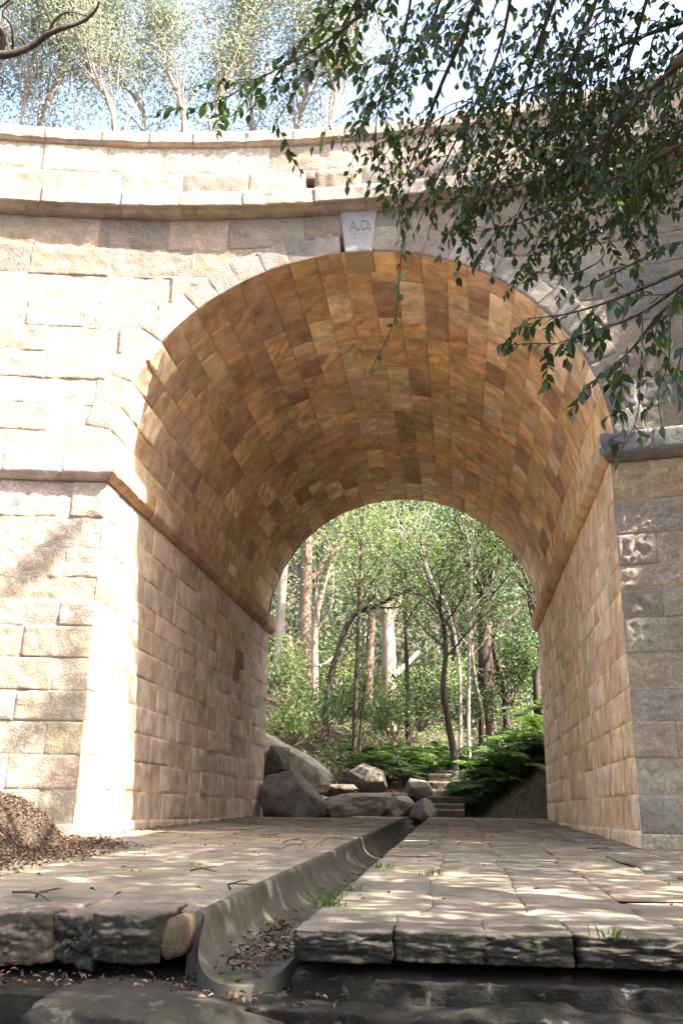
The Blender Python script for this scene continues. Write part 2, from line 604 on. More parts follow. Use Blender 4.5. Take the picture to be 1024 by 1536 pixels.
def ground_z(x, y):
    x = np.asarray(x, float); y = np.asarray(y, float)
    p = np.stack([x, y, x * 0], -1)
    nz = fbm(p * 0.5, 4, 3)
    nf = fbm(p * 2.2, 4, 5)
    front = 0.02 * y - 0.45
    m = sstep(0.0, 1.0, (toe(y) + 0.15 * nf + 0.15 - x) / 1.5)
    front = front + m * (0.86 + 0.05 * nf + 0.05 * nz - 0.02 * y) * sstep(-6.6, -3.2, y)
    front = front + 0.55 * np.clip(np.abs(x) - 6.5, 0, 14)
    gully = -1.35 + 0.25 * nz + 0.4 * np.clip(np.abs(x - 0.5) - 3.0, 0, 18)
    z = gully + (front - gully) * sstep(-7.4, -6.7, y)
    t = np.clip(y - 10.6, 0, None)
    back = -0.02 + 0.16 * t + 0.0011 * t * t + 0.16 * nz * np.clip(t / 5, 0, 1)
    wob = 0.5 * nz
    back = back + 0.72 * np.clip(x - 1.6 + 0.6 * wob, 0, 16) * sstep(10.2, 11.8, y) * (1 - 0.3 * sstep(14, 26, y))
    back = back + 0.36 * np.clip(-2.0 - x + wob, 0, 18) * sstep(10.6, 13, y) + 0.05 * nf
    k = sstep(9.6, 10.7, y)
    return front * (sstep(-7.4, -6.7, y)) * (1 - k) + z * (1 - sstep(-7.4, -6.7, y)) * (1 - k) + back * k


def spaced(a, b, f0, f1, fine, coarse):
    g = [f0]
    while g[-1] < f1: g.append(g[-1] + fine)
    s = fine
    while g[-1] < b:
        s = min(coarse, s * 1.18); g.append(g[-1] + s)
    s = fine; h = [f0]
    while h[-1] > a:
        s = min(coarse, s * 1.18); h.append(h[-1] - s)
    return np.array(h[:0:-1] + g)


gx = spaced(-150, 150, -5.0, 5.0, 0.09, 8)
gy = spaced(-90, 170, -6.6, 17.0, 0.10, 8)
GX, GY = np.meshgrid(gx, gy, indexing='ij')
mb = MB()
mb.add(np.stack([GX, GY, ground_z(GX, GY)], -1), grid_faces(*GX.shape))
tag(mb.build('ground', M_SOIL), kind='structure')

# ---------------------------------------------------------------- the bridge
BR = empty('stone_arch_bridge', (0, 0, 0), 'curved sandstone arch bridge of rough ashlar blocks spanning the paved creek bed', 'bridge')
rng = np.random.default_rng(21)
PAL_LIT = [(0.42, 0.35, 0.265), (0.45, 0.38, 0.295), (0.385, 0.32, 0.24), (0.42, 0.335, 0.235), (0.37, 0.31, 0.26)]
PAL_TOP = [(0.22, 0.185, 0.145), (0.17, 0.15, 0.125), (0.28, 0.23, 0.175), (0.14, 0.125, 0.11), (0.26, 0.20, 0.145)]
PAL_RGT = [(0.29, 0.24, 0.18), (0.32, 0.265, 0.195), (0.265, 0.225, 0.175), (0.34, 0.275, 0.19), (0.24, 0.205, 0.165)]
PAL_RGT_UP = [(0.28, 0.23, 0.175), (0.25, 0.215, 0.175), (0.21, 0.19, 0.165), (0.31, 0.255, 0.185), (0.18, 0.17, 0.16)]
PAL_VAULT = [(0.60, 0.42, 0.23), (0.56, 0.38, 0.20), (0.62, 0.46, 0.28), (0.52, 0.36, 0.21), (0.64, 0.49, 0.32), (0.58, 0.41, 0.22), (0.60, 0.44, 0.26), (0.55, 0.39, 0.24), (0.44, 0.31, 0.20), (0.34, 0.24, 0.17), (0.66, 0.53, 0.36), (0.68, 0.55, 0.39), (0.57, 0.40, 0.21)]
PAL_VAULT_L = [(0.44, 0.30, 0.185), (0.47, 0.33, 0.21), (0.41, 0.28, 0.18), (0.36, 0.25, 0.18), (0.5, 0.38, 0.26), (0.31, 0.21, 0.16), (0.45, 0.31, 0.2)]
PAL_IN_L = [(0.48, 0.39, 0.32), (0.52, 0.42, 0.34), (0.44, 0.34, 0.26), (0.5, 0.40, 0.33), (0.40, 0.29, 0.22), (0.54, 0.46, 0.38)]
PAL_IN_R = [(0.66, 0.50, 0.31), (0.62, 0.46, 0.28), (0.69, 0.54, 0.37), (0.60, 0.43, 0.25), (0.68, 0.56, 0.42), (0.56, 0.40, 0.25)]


def front(off=0.0):
    def M(U, V):
        y = yc(U) - off
        n = np.stack([0.052 * (U + 0.3) * -1, -np.ones_like(U), np.zeros_like(U)], -1)
        n /= np.linalg.norm(n, axis=-1)[..., None]
        return np.stack([U, y, V], -1), n
    return M


def res_at(a, b):
    return 0.022 if 3.0 < a < 4.2 else 0.034 if (b > -5.6 and a < 5.2) else 0.15


# piers and spandrels, facing the viewer
mb = MB()
zl = np.array([-0.35, 0.13, 0.5, 0.88, 1.25, 1.6, 1.98, 2.36, 2.66, 2.96, 3.32, 3.72, 4.19])
zu = np.array([4.53, 4.86, 5.24, 5.60, 5.98, 6.36, 6.74, 7.14, 7.58, 8.08])


def in_ring(U, V):
    r = np.hypot(U, V - HC)
    return np.where(V < HC, np.abs(U) < HALF, r < RAD + 0.10)


def ring_fade(U, V):
    return sstep(RAD + 0.22, RAD + 0.29, np.hypot(U, V - HC))


for k in range(len(zl) - 1):
    for a, b in ((X0, -HALF), (HALF, X1)):
        ln = lengths(a, b, 0.55, 1.05, rng) if a == X0 else lengths(a, b, 0.5, 0.95, rng)
        if a == HALF:
            ln = [HALF, HALF + (0.42 if k % 2 else 0.75)] + [t for t in ln[2:]]
        else:
            ln = [t for t in ln[:-2]] + [-HALF - (0.42 if k % 2 else 0.8), -HALF]
        ln = sorted(set(ln))
        ln = [ln[0]] + [ln[i] for i in range(1, len(ln)) if ln[i] - ln[i - 1] > 0.15]
        for u0, u1 in zip(ln[:-1], ln[1:]):
            lt = a == X0
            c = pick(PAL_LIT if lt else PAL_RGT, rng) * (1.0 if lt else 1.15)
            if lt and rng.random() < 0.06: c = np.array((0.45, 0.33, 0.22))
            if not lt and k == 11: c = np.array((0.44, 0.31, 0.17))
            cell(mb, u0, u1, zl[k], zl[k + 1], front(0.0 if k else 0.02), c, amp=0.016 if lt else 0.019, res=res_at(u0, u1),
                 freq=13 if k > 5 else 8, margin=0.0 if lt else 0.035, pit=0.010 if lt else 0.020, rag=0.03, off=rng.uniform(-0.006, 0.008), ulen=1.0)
for k in range(len(zu) - 1):
    ln = lengths(X0, X1, 0.6, 1.15, rng)
    for u0, u1 in zip(ln[:-1], ln[1:]):
        cx, cz = (u0 + u1) / 2, (zu[k] + zu[k + 1]) / 2
        if math.hypot(max(abs(u0), abs(u1)), max(0, zu[k + 1] - HC)) < RAD + 0.10: continue
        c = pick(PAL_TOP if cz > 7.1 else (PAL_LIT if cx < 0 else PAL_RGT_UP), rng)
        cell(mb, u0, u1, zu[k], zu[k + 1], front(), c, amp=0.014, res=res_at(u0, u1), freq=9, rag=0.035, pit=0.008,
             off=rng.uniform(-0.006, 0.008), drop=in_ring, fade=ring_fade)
mb.build('front_wall', M_WALL, BR)

# the ring of wedge stones round the arch
A0 = math.asin((HI + IH - HC) / RAD)
KEY = 0.06
aR = [A0]
nv = 13
kr = math.pi / 2 - 0.058
kl = math.pi / 2 + 0.058
w = rng.uniform(0.88, 1.12, nv)
aR = np.r_[A0, A0 + np.cumsum(w) / w.sum() * (kr - A0)]
w = rng.uniform(0.88, 1.12, nv)
aL = np.r_[kl, kl + np.cumsum(w) / w.sum() * (math.pi - A0 - kl)]
ANG = np.r_[aR, aL]


def ringM(A, Rr):
    x = Rr * np.cos(A)
    return np.stack([x, yc(x) - 0.006, HC + Rr * np.sin(A)], -1), np.broadcast_to(np.array([0, -1.0, 0]), A.shape + (3,))


mb = MB()
for a0, a1 in list(zip(aR[:-1], aR[1:])) + list(zip(aL[:-1], aL[1:])):
    right = a0 < 1.5
    if a0 == aL[0]:
        mb.build('arch_ring', M_WALL, BR)
        mb = MB()
    t = RAD + (rng.uniform(0.31, 0.39) if right else rng.uniform(0.335, 0.35))
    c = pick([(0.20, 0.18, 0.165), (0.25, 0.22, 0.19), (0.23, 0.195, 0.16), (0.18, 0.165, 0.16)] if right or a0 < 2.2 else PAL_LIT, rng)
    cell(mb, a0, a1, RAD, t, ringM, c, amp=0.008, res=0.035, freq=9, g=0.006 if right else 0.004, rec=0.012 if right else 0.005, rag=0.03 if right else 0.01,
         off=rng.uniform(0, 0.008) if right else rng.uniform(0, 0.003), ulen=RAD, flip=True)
mb.build('arch_ring', M_WALL, BR)

# barrel of the vault
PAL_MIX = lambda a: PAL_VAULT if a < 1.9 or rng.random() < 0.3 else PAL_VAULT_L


def vaultM(A, S):
    x = RAD * np.cos(A)
    P = np.stack([x, yc(x) + S, HC + RAD * np.sin(A)], -1)
    return P, np.stack([-np.cos(A), np.zeros_like(A), -np.sin(A)], -1)


mb = MB()
bounds = list(aR) + list(aL)
bounds = [math.asin((HI + 0.2 - HC) / RAD)] + bounds + [math.pi - math.asin((HI + 0.2 - HC) / RAD)]
for a0, a1 in zip(bounds[:-1], bounds[1:]):
    s = 0.0
    first = True
    while s < LEN - 0.05:
        l = (rng.uniform(0.4, 0.85) if first else rng.uniform(0.45, 1.1))
        s1 = min(LEN, s + l)
        if LEN - s1 < 0.3: s1 = LEN
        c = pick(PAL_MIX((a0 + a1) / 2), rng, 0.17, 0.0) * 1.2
        rough = rng.random() < 0.3
        cell(mb, a0, a1, s, s1, vaultM, c, amp=0.012 if rough else 0.005, res=0.045 if s < 4 else 0.09, freq=7, g=0.006, rec=0.009,
             off=rng.uniform(-0.004, 0.008), rag=0.03, ulen=RAD)
        s, first = s1, False
mb.build('vault', M_VAULT, BR)

# inner faces of the two abutments
for sgn, pal, nm in ((-1, PAL_IN_L, 'abutment_face'), (1, PAL_IN_R, 'abutment_face')):
    mb = MB()

    def sideM(S, V, sgn=sgn):
        y = float(yc(sgn * HALF)) + S
        return np.stack([np.full_like(S, sgn * HALF), y, V], -1), np.broadcast_to(np.array([-sgn * 1.0, 0, 0]), S.shape + (3,))
    zc = np.array([-0.3, 0.16, 0.52, 0.90, 1.27, 1.62, 2.0, 2.36, 2.68, 2.98, 3.34, 3.74, 4.30])
    for k in range(len(zc) - 1):
        ln = [0.0] + [0.45 if k % 2 else 0.8] + lengths(0.45 if k % 2 else 0.8, LEN, 0.4, 1.0, rng)[1:]
        for s0, s1 in zip(ln[:-1], ln[1:]):
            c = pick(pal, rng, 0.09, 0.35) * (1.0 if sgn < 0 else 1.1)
            if sgn < 0 and rng.random() < 0.02: c = np.array((0.25, 0.165, 0.13))
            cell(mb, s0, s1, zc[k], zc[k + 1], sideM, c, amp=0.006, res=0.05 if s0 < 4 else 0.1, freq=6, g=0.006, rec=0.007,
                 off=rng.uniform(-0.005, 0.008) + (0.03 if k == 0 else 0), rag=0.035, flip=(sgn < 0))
    mb.build(nm, M_PIER, BR)


def profile_fn(prof):
    prof = np.asarray(prof, float)
    d = np.r_[0, np.cumsum(np.hypot(*np.diff(prof, axis=0).T))]
    return prof, d


def band(mb, prof, path, us, cols, rng, res=0.06, amp=0.006, flip=False, vis=None):
    """moulding: profile (outward, height) carried along path(u, outward) -> xyz, cut into stones at us"""
    prof, d = profile_fn(prof)
    for u0, u1 in zip(us[:-1], us[1:]):
        r = res if vis is None or vis(u0, u1) else 0.4
        n = max(2, int((u1 - u0) / r) + 1)
        g = 0.006
        uu = np.r_[u0, np.linspace(u0 + g, u1 - g, n), u1]
        vv = [0]
        for i in range(len(d) - 1):
            m = max(1, int(round((d[i + 1] - d[i]) / r)))
            e = 0.012 if d[i + 1] - d[i] > 0.06 else 0
            vv += list(np.linspace(d[i] + e, d[i + 1] - e, m + 1)) if e else [d[i + 1]]
        vv = np.unique(np.round(vv, 5))
        O = np.interp(vv, d, prof[:, 0]); Z = np.interp(vv, d, prof[:, 1])
        U, OO = np.meshgrid(uu, O, indexing='ij')
        ZZ = np.broadcast_to(Z, U.shape)
        edge = (np.minimum(U - u0, u1 - U) < g * 0.5)
        rn = rng.random()
        base = path(U, OO)
        P = np.concatenate([base, ZZ[..., None]], -1)
        nz = fbm(P * 9 + rn * 31, 4, 4) * amp * 1.8
        chip = np.clip(fbm(P * 4.5 + rn * 17, 4, 8) - 0.2, 0, 1) * 0.07
        o2 = OO + nz - chip * (OO > 0.05) - edge * 0.015 + rng.uniform(-0.006, 0.006)
        P = np.concatenate([path(U, o2), (ZZ + nz * 0.4)[..., None]], -1)
        F = grid_faces(*U.shape)
        if flip: F = F[:, ::-1]
        mb.add(P.reshape(-1, 3), F, cols((u0 + u1) / 2, rng), np.repeat(edge[:, :1], U.shape[1], 1).ravel() * 1.0, rn)


def front_path(U, O):
    return np.stack([U, yc(U) - O], -1)


nearvis = lambda a, b: b > -7 and a < 6
# impost mouldings
prof_i = [(-0.02, HI), (0.045, HI), (0.06, HI + 0.03), (IP, HI + 0.085), (IP, HI + IH - 0.015), (IP - 0.015, HI + IH), (-0.04, HI + IH + 0.015)]
for sgn in (-1, 1):
    mb = MB()
    E_ = X0 if sgn < 0 else X1
    Lf = abs(E_) - HALF

    def fpath(U, O, sgn=sgn, Lf=Lf):           # U from the far end (0) to the corner (Lf)
        x = sgn * (abs(E_) - U * (Lf + (HALF - HALF + O)) / Lf) if False else sgn * (HALF + (Lf - U) / Lf * (Lf + O) - O)
        return np.stack([x, yc(x) - O], -1)

    def ipath(U, O, sgn=sgn):                  # U from the corner (0) to beyond the far face
        y0 = float(yc(sgn * HALF))
        y = y0 - O + U * (LEN + 0.12 + O) / (LEN + 0.12)
        return np.stack([np.broadcast_to(sgn * (HALF - O), U.shape), y], -1)
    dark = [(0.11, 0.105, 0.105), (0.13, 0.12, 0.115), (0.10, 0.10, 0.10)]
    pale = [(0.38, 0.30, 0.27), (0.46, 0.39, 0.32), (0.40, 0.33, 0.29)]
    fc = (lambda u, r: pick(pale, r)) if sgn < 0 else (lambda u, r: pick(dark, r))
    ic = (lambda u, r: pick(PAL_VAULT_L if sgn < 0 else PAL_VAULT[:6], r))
    us = sorted(Lf - np.array(lengths(0, Lf, 0.38, 0.75, rng)))
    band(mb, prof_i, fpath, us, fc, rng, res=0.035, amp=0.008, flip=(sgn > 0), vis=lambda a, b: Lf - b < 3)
    band(mb, prof_i, ipath, lengths(0, LEN + 0.12, 0.6, 1.1, rng), ic, rng, res=0.045, amp=0.005, flip=(sgn > 0))
    prf = np.array(prof_i)                     # end stop behind the far face
    yf = float(yc(sgn * HALF)) + LEN + 0.12
    V = [(sgn * (HALF - o), yf, z) for o, z in prf]
    mb.add(V, [list(range(len(V)))], PAL_VAULT_L[2])
    mb.build('impost', M_TRIM, BR)

# cornice, parapet and coping follow the curve of the roadway
topc = lambda u, r: pick([(0.34, 0.27, 0.22), (0.30, 0.25, 0.21), (0.38, 0.30, 0.22), (0.27, 0.22, 0.19)], r)
mb = MB()
band(mb, [(-0.03, 8.055), (0.05, 8.06), (0.13, 8.085), (0.15, 8.115), (0.215, 8.13), (0.22, 8.14), (0.22, 8.355), (0.20, 8.37), (-0.05, 8.42)], front_path,
     lengths(X0, X1, 0.7, 1.15, rng), topc, rng, res=0.04, amp=0.008, vis=nearvis)
mb.build('cornice', M_TRIM, BR)
mb = MB()
for z0, z1, off, pal in ((8.40, 8.80, 0.03, PAL_TOP + [(0.4, 0.32, 0.22)]), (8.80, 9.27, 0.0, PAL_LIT)):
    ln = lengths(X0, X1, 0.65, 0.95, rng)
    if off:
        ln = sorted([t for t in ln if not -0.95 < t < -0.25] + [-0.68, -0.55])
    for u0, u1 in zip(ln[:-1], ln[1:]):
        if off and abs(u0 + 0.68) < 1e-6:      # the open weep hole under the parapet
            cell(mb, u0, u1, z0 + 0.26, z1, front(off), pick(pal, rng), amp=0.008, res=0.05)
            for sx in (u0, u1):
                y = float(yc(sx)) - off
                mb.add([(sx, y, z0), (sx, y + 0.3, z0), (sx, y + 0.3, z0 + 0.26), (sx, y, z0 + 0.26)], [[0, 1, 2, 3]], (0.25, 0.2, 0.15))
            y = float(yc(u0)) + 0.29
            mb.add([(u0, y, z0), (u1, y, z0), (u1, y, z0 + 0.27), (u0, y, z0 + 0.27)], [[0, 1, 2, 3]], (0.2, 0.16, 0.12))
            y -= 0.3
            mb.add([(u0, y, z0 + 0.26), (u1, y, z0 + 0.26), (u1, y + 0.3, z0 + 0.26), (u0, y + 0.3, z0 + 0.26)], [[0, 1, 2, 3]], (0.2, 0.16, 0.12))
            continue
        cell(mb, u0, u1, z0, z1, front(off), pick(pal, rng), amp=0.016, res=0.035 if nearvis(u0, u1) else 0.15, freq=9, margin=0.03,
             off=rng.uniform(-0.004, 0.006), rag=0.03)
xs = np.linspace(X0, X1, 60)                   # road side of the parapet
V = np.stack([np.r_[xs, xs], np.r_[yc(xs) + 0.42, yc(xs) + 0.42], np.r_[xs * 0 + 8.2, xs * 0 + 9.4]], 1)
i = np.arange(59)
mb.add(V, np.stack([i, i + 60, i + 61, i + 1], 1), (0.4, 0.34, 0.27))
mb.build('parapet', M_WALL, BR)
mb = MB()
band(mb, [(-0.42, 9.24), (-0.02, 9.255), (0.02, 9.262), (0.045, 9.275), (0.055, 9.30), (0.075, 9.305), (0.075, 9.475), (0.05, 9.495), (-0.44, 9.51), (-0.46, 9.24)], front_path,
     lengths(X0, X1, 0.6, 0.85, rng), topc, rng, res=0.045, amp=0.007, vis=nearvis)
mb.build('coping', M_TRIM, BR)

# the far side: wall with the arch opening, its parapet, and the roadway
mb = MB()
yb = LEN + 0.10
an = np.linspace(0, math.pi, 41)
inner = [(HALF, -0.5)] + [(RAD * math.cos(a), HC + RAD * math.sin(a)) for a in an] + [(-HALF, -0.5)]
outer = [(X1, -0.5)] + [(np.interp(a, [0, 0.6, 2.54, math.pi], [X1, X1, X0, X0]), np.interp(a, [0, 0.6, 1.57, 2.54, math.pi], [HC, 9.4, 9.4, 9.4, HC])) for a in an] + [(X0, -0.5)]
n = len(inner)
V = [(x, yb - (0.17 - float(yc(x))) * 0, z) for x, z in inner] + [(x, yb, z) for x, z in outer]
i = np.arange(n - 1)
mb.add(V, np.stack([i, i + 1, i + n + 1, i + n], 1), (0.4, 0.33, 0.25))
mb.add([(X0, yb, 9.4), (X1, yb, 9.4), (X1, yb - 0.4, 9.4), (X0, yb - 0.4, 9.4), (X0, yb - 0.4, 8.3), (X1, yb - 0.4, 8.3)], [[0, 1, 2, 3], [3, 2, 5, 4]], (0.4, 0.33, 0.25))
# short returns that close the last centimetres between the vault and the far wall
for a, b in zip(an[:-1], an[1:]):
    pass
mb.build('rear_wall', M_PIER, BR, smooth=False)
mb = MB()
V = np.stack([np.r_[xs, xs], np.r_[yc(xs) + 0.40, xs * 0 + yb - 0.38], np.full(120, 8.44)], 1)
i = np.arange(59)
mb.add(V, np.stack([i, i + 1, i + 61, i + 60], 1))
mb.build('road_deck', M_ROAD, BR)

# keystone with its cut letters
mb = MB()
nu, nvv = 120, 150
zb, zt = HC + RAD - 0.03, 8.085
uu = np.linspace(-1, 1, nu); vv2 = np.linspace(0, 1, nvv)
U, V = np.meshgrid(uu, vv2, indexing='ij')
wid = 0.178 + 0.075 * V
X = KEY + U * wid
Z = zb + V * (zt - zb)


def seg(px, py, a, b):
    a, b = np.array(a, float), np.array(b, float)
    d = b - a
    t = np.clip(((px - a[0]) * d[0] + (py - a[1]) * d[1]) / (d @ d), 0, 1)
    return np.hypot(px - a[0] - t * d[0], py - a[1] - t * d[1])


def strokes(lst, px, py, w, depth):
    D = np.full(px.shape, 9.0)
    for a, b in lst: D = np.minimum(D, seg(px, py, a, b))
    return -depth * np.clip(1.6 * (1 - D / w), 0, 1)


def arc(cx, cz, rx, rz, a0, a1, n=10):
    t = np.radians(np.linspace(a0, a1, n))
    p = [(cx + rx * math.cos(k), cz + rz * math.sin(k)) for k in t]
    return list(zip(p[:-1], p[1:]))


lx, lz = X - KEY, Z - zb
A_ = [((-0.125, 0.34), (-0.075, 0.47)), ((-0.075, 0.47), (-0.025, 0.34)), ((-0.105, 0.385), (-0.047, 0.385))]
D_ = [((0.045, 0.34), (0.045, 0.47))] + [((0.045, 0.47), (0.075, 0.47))] + arc(0.075, 0.405, 0.06, 0.065, 90, -90) + [((0.075, 0.34), (0.045, 0.34))]
dots = [((0.003, 0.345), (0.004, 0.345)), ((0.155, 0.345), (0.156, 0.345))]
yr = [((-0.11, 0.20), (-0.11, 0.29))] + arc(-0.045, 0.268, 0.022, 0.022, 0, 360) + arc(-0.045, 0.224, 0.025, 0.025, 0, 360) \
    + arc(0.02, 0.268, 0.024, 0.022, 150, -90) + arc(0.02, 0.224, 0.026, 0.024, 90, -150) + arc(0.085, 0.268, 0.024, 0.022, 150, -90) + arc(0.085, 0.224, 0.026, 0.024, 90, -150)
dd = strokes(A_ + D_ + dots, lx, lz, 0.016, 0.016) + strokes(yr, lx, lz, 0.011, 0.0045)
Pk = np.stack([X, yc(X) - 0.045, Z], -1)
dd = dd + fbm(Pk * 8, 4, 2) * 0.008 - 0.012 * np.exp(-np.minimum((1 - np.abs(U)) * wid, lz) / 0.012)
Pk[..., 1] -= dd
base = mb.n
mb.add(Pk.reshape(-1, 3), grid_faces(nu, nvv), (0.23, 0.22, 0.215), 0, 0.3)
for edge in (Pk[0, :], Pk[-1, ::-1], Pk[::-1, 0]):
    b2 = edge.copy(); b2[:, 1] += 0.5
    m = len(edge)
    i = np.arange(m - 1)
    mb.add(np.r_[edge, b2], np.stack([i, i + 1, i + m + 1, i + m], 1), (0.42, 0.32, 0.2), 0, 0.3)
mb.build('keystone', M_KEY, BR)

# ---------------------------------------------------------------- paving, kerb stones, gutter


def slab_z(x, y):
    return 0.02 * np.asarray(y, float)


def paveM(off=0.0):
    def M(U, V):
        q = np.stack([U * 1.1, V * 1.1, U * 0], -1)
        q2 = np.stack([U * 5, V * 5, U * 0 + 7], -1)
        k = np.where((V > -5.8) & (U > 0.9) | (U < -0.3), 1.0, 0.0)
        return np.stack([U + k * (0.05 * vnoise(q, 41) + 0.02 * vnoise(q2, 43)), V + 0.07 * vnoise(q, 42) * k + 0.016 * vnoise(q2, 44), slab_z(U, V) + off], -1), np.broadcast_to(np.array([0, 0, 1.0]), U.shape + (3,))
    return M


PAL_PAVE = [(0.20, 0.168, 0.122), (0.225, 0.185, 0.133), (0.175, 0.15, 0.113), (0.25, 0.21, 0.148), (0.16, 0.14, 0.11), (0.215, 0.178, 0.13)]
mb = MB()
xl = [-5.5, -4.7, -4.0, -3.35, -2.75, -2.2, -1.62, -1.05, -0.5, 0.045]
for a, b in zip(xl[:-1], xl[1:]):
    ln = lengths(-5.95, 9.0 if b < -0.9 else 10.6, 0.5, 1.0, rng)
    for v0, v1 in zip(ln[:-1], ln[1:]):
        if b < -3.2 and v1 > -0.1: continue
        cell(mb, a + rng.uniform(-0.015, 0), b, v0, v1, paveM(rng.uniform(-0.006, 0.004)), pick(PAL_PAVE, rng), amp=0.009, res=0.04 if v0 < 2 else 0.1, freq=3.5,
             g=0.007, rec=0.010, rag=0.03)
tag(mb.build('path', M_PAVE), kind='structure')
mb = MB()
xr = [0.56, 1.02, 1.5, 2.0, 2.5, 3.0, 3.55, 4.2, 4.9, 5.6, 6.4]
for a, b in zip(xr[:-1], xr[1:]):
    ln = lengths(-5.95, 10.45, 0.35 if a < 1 else 0.5, 0.6 if a < 1 else 0.95, rng)
    for v0, v1 in zip(ln[:-1], ln[1:]):
        if a > 2.9 and v1 > 0.1: continue
        cell(mb, a, b, v0, v1, paveM(rng.uniform(-0.008, 0.005)), pick(PAL_PAVE, rng), amp=0.008, res=0.04 if v0 < 2 else 0.1, freq=3.5,
             g=0.007, rec=0.010, rag=0.03)
tag(mb.build('path', M_PAVE), kind='structure')

# gutter between the two pavings
mb = MB()
ys = np.r_[np.linspace(-6.02, -5.6, 18), np.linspace(-5.55, 10.7, 110)]
prof = [(0.02, -0.02), (0.045, 0.006), (0.075, 0.0), (0.088, -0.03), (0.105, -0.10), (0.14, -0.155), (0.20, -0.195), (0.28, -0.215), (0.38, -0.215), (0.47, -0.19), (0.53, -0.13), (0.56, -0.05)]
prof = smooth_path([(a, b, 0) for a, b in prof], 40)[:, :2]
Y, K = np.meshgrid(ys, np.arange(len(prof)), indexing='ij')
PX = prof[K, 0]; PZ = prof[K, 1]
fl = 0.0 * Y
P = np.stack([PX, Y, PZ + 0.02 * Y], -1)
nz = fbm(P * np.array([2, 0.5, 2]), 3, 6) * 0.006
P[..., 0] += 0.0
P[..., 0] -= fl * 0.10 * (1 - PX / 0.56)
dep = np.clip(-PZ / 0.215, 0, 1)
P[..., 1] -= 0.42 * dep ** 1.3 * sstep(-5.2, -6.02, Y)
P[..., 2] += nz - fl * (np.clip(PZ + 0.2, 0, 1) * 0.9 + 0.10)
mb.add(P.reshape(-1, 3), grid_faces(*Y.shape)[:, ::-1], (0.065, 0.059, 0.046))
e = P[0]
lo_ = e.copy(); lo_[:, 2] = -0.62; lo_[:, 1] -= 0.03 + 0.05 * np.abs(fbm(e * 9, 3, 5))
i = np.arange(len(e) - 1)
mb.add(np.r_[e, lo_], np.stack([i, i + 1, i + 1 + len(e), i + len(e)], 1), (0.08, 0.072, 0.058))
g = mb.build('stone_gutter', M_CEM)
tag(g, 'curved mossy drain channel running between the two pavings under the arch', 'gutter')


def rock(name, center, size, label, cat, mat, rot=(0, 0, 0), cuts=(), col=(0.3, 0.26, 0.22), rough=0.16, sub=4, seed=0, group=None, box=0.0, freq=1.3, facets=0, face_col=None):
    bm = bmesh.new()
    bmesh.ops.create_icosphere(bm, subdivisions=sub, radius=1.0)
    v = np.array([p.co[:] for p in bm.verts])
    f = np.array([[q.index for q in p.verts] for p in bm.faces])
    bm.free()
    if box > 0:                                # squarer block
        k = np.max(np.abs(v), axis=1)[:, None]
        v = v * (1 - box) + (v / k) * box
    for n, d in cuts:
        n = unit(n)
        s = v @ n - d
        v = v - np.where(s > 0, s, 0)[:, None] * n * 0.93
    r = np.random.default_rng(seed)
    for q in range(facets):                    # broken faces
        n = unit(r.normal(size=3)); dd_ = r.uniform(0.62, 0.86) + box * 0.2
        s = v @ n - dd_
        v = v - np.where(s > 0, s, 0)[:, None] * n * 0.97
    o = r.uniform(0, 50, 3)
    nrm = v / np.maximum(1e-6, np.linalg.norm(v, axis=1))[:, None]
    v = v + nrm * (fbm(v * freq + o, 4, seed) * rough * 2 + fbm(v * freq * 5 + o, 4, seed + 5) * rough * 0.7)[:, None]
    v = v * np.asarray(size, float)
    from mathutils import Euler
    m = np.array(Euler(rot).to_matrix())
    v = v @ m.T
    if face_col is not None:                   # near-black steep faces: shade put into the colour, over dark algae; top paving-toned
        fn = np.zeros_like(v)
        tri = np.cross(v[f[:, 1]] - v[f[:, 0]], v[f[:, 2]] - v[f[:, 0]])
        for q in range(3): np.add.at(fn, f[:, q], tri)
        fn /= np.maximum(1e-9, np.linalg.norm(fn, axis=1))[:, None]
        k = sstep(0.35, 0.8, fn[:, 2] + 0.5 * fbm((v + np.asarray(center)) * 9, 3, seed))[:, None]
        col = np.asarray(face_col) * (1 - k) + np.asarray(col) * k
    mb = MB()
    mb.add(v, f, col, 0, r.random())
    ob = mb.build(name, mat)
    ob.location = center
    return tag(ob, label, cat, group)


# kerb stones along the broken front edge, left of the gutter
KG = 'kerb stones along the broken edge of the paving'
KL = [(-0.95, 0.30, 0.20, 'mossy black kerb stone cut by the left edge of the photo'),
      (-0.46, 0.20, 0.19, 'short brown-faced kerb stone second from the left edge of the photo'),
      (-0.18, 0.12, 0.17, 'cracked narrow kerb stone just left of the large white-spotted one'),
      (0.0, 0.0, 0, '')]
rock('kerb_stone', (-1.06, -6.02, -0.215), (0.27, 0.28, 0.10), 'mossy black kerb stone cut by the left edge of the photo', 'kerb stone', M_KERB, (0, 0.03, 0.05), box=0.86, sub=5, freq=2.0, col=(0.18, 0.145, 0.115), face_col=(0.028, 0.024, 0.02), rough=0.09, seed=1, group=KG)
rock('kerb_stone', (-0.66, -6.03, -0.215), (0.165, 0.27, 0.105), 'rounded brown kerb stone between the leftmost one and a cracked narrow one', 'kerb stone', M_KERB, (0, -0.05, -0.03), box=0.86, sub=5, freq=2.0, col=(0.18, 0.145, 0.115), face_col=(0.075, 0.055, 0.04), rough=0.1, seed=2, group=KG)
rock('kerb_stone', (-0.42, -6.0, -0.225), (0.105, 0.26, 0.10), 'cracked narrow kerb stone left of the large white-spotted one', 'kerb stone', M_KERB, (0, 0.1, 0.0), box=0.86, sub=5, freq=2.0, col=(0.18, 0.145, 0.115), face_col=(0.035, 0.03, 0.024), rough=0.14, seed=3, group=KG)
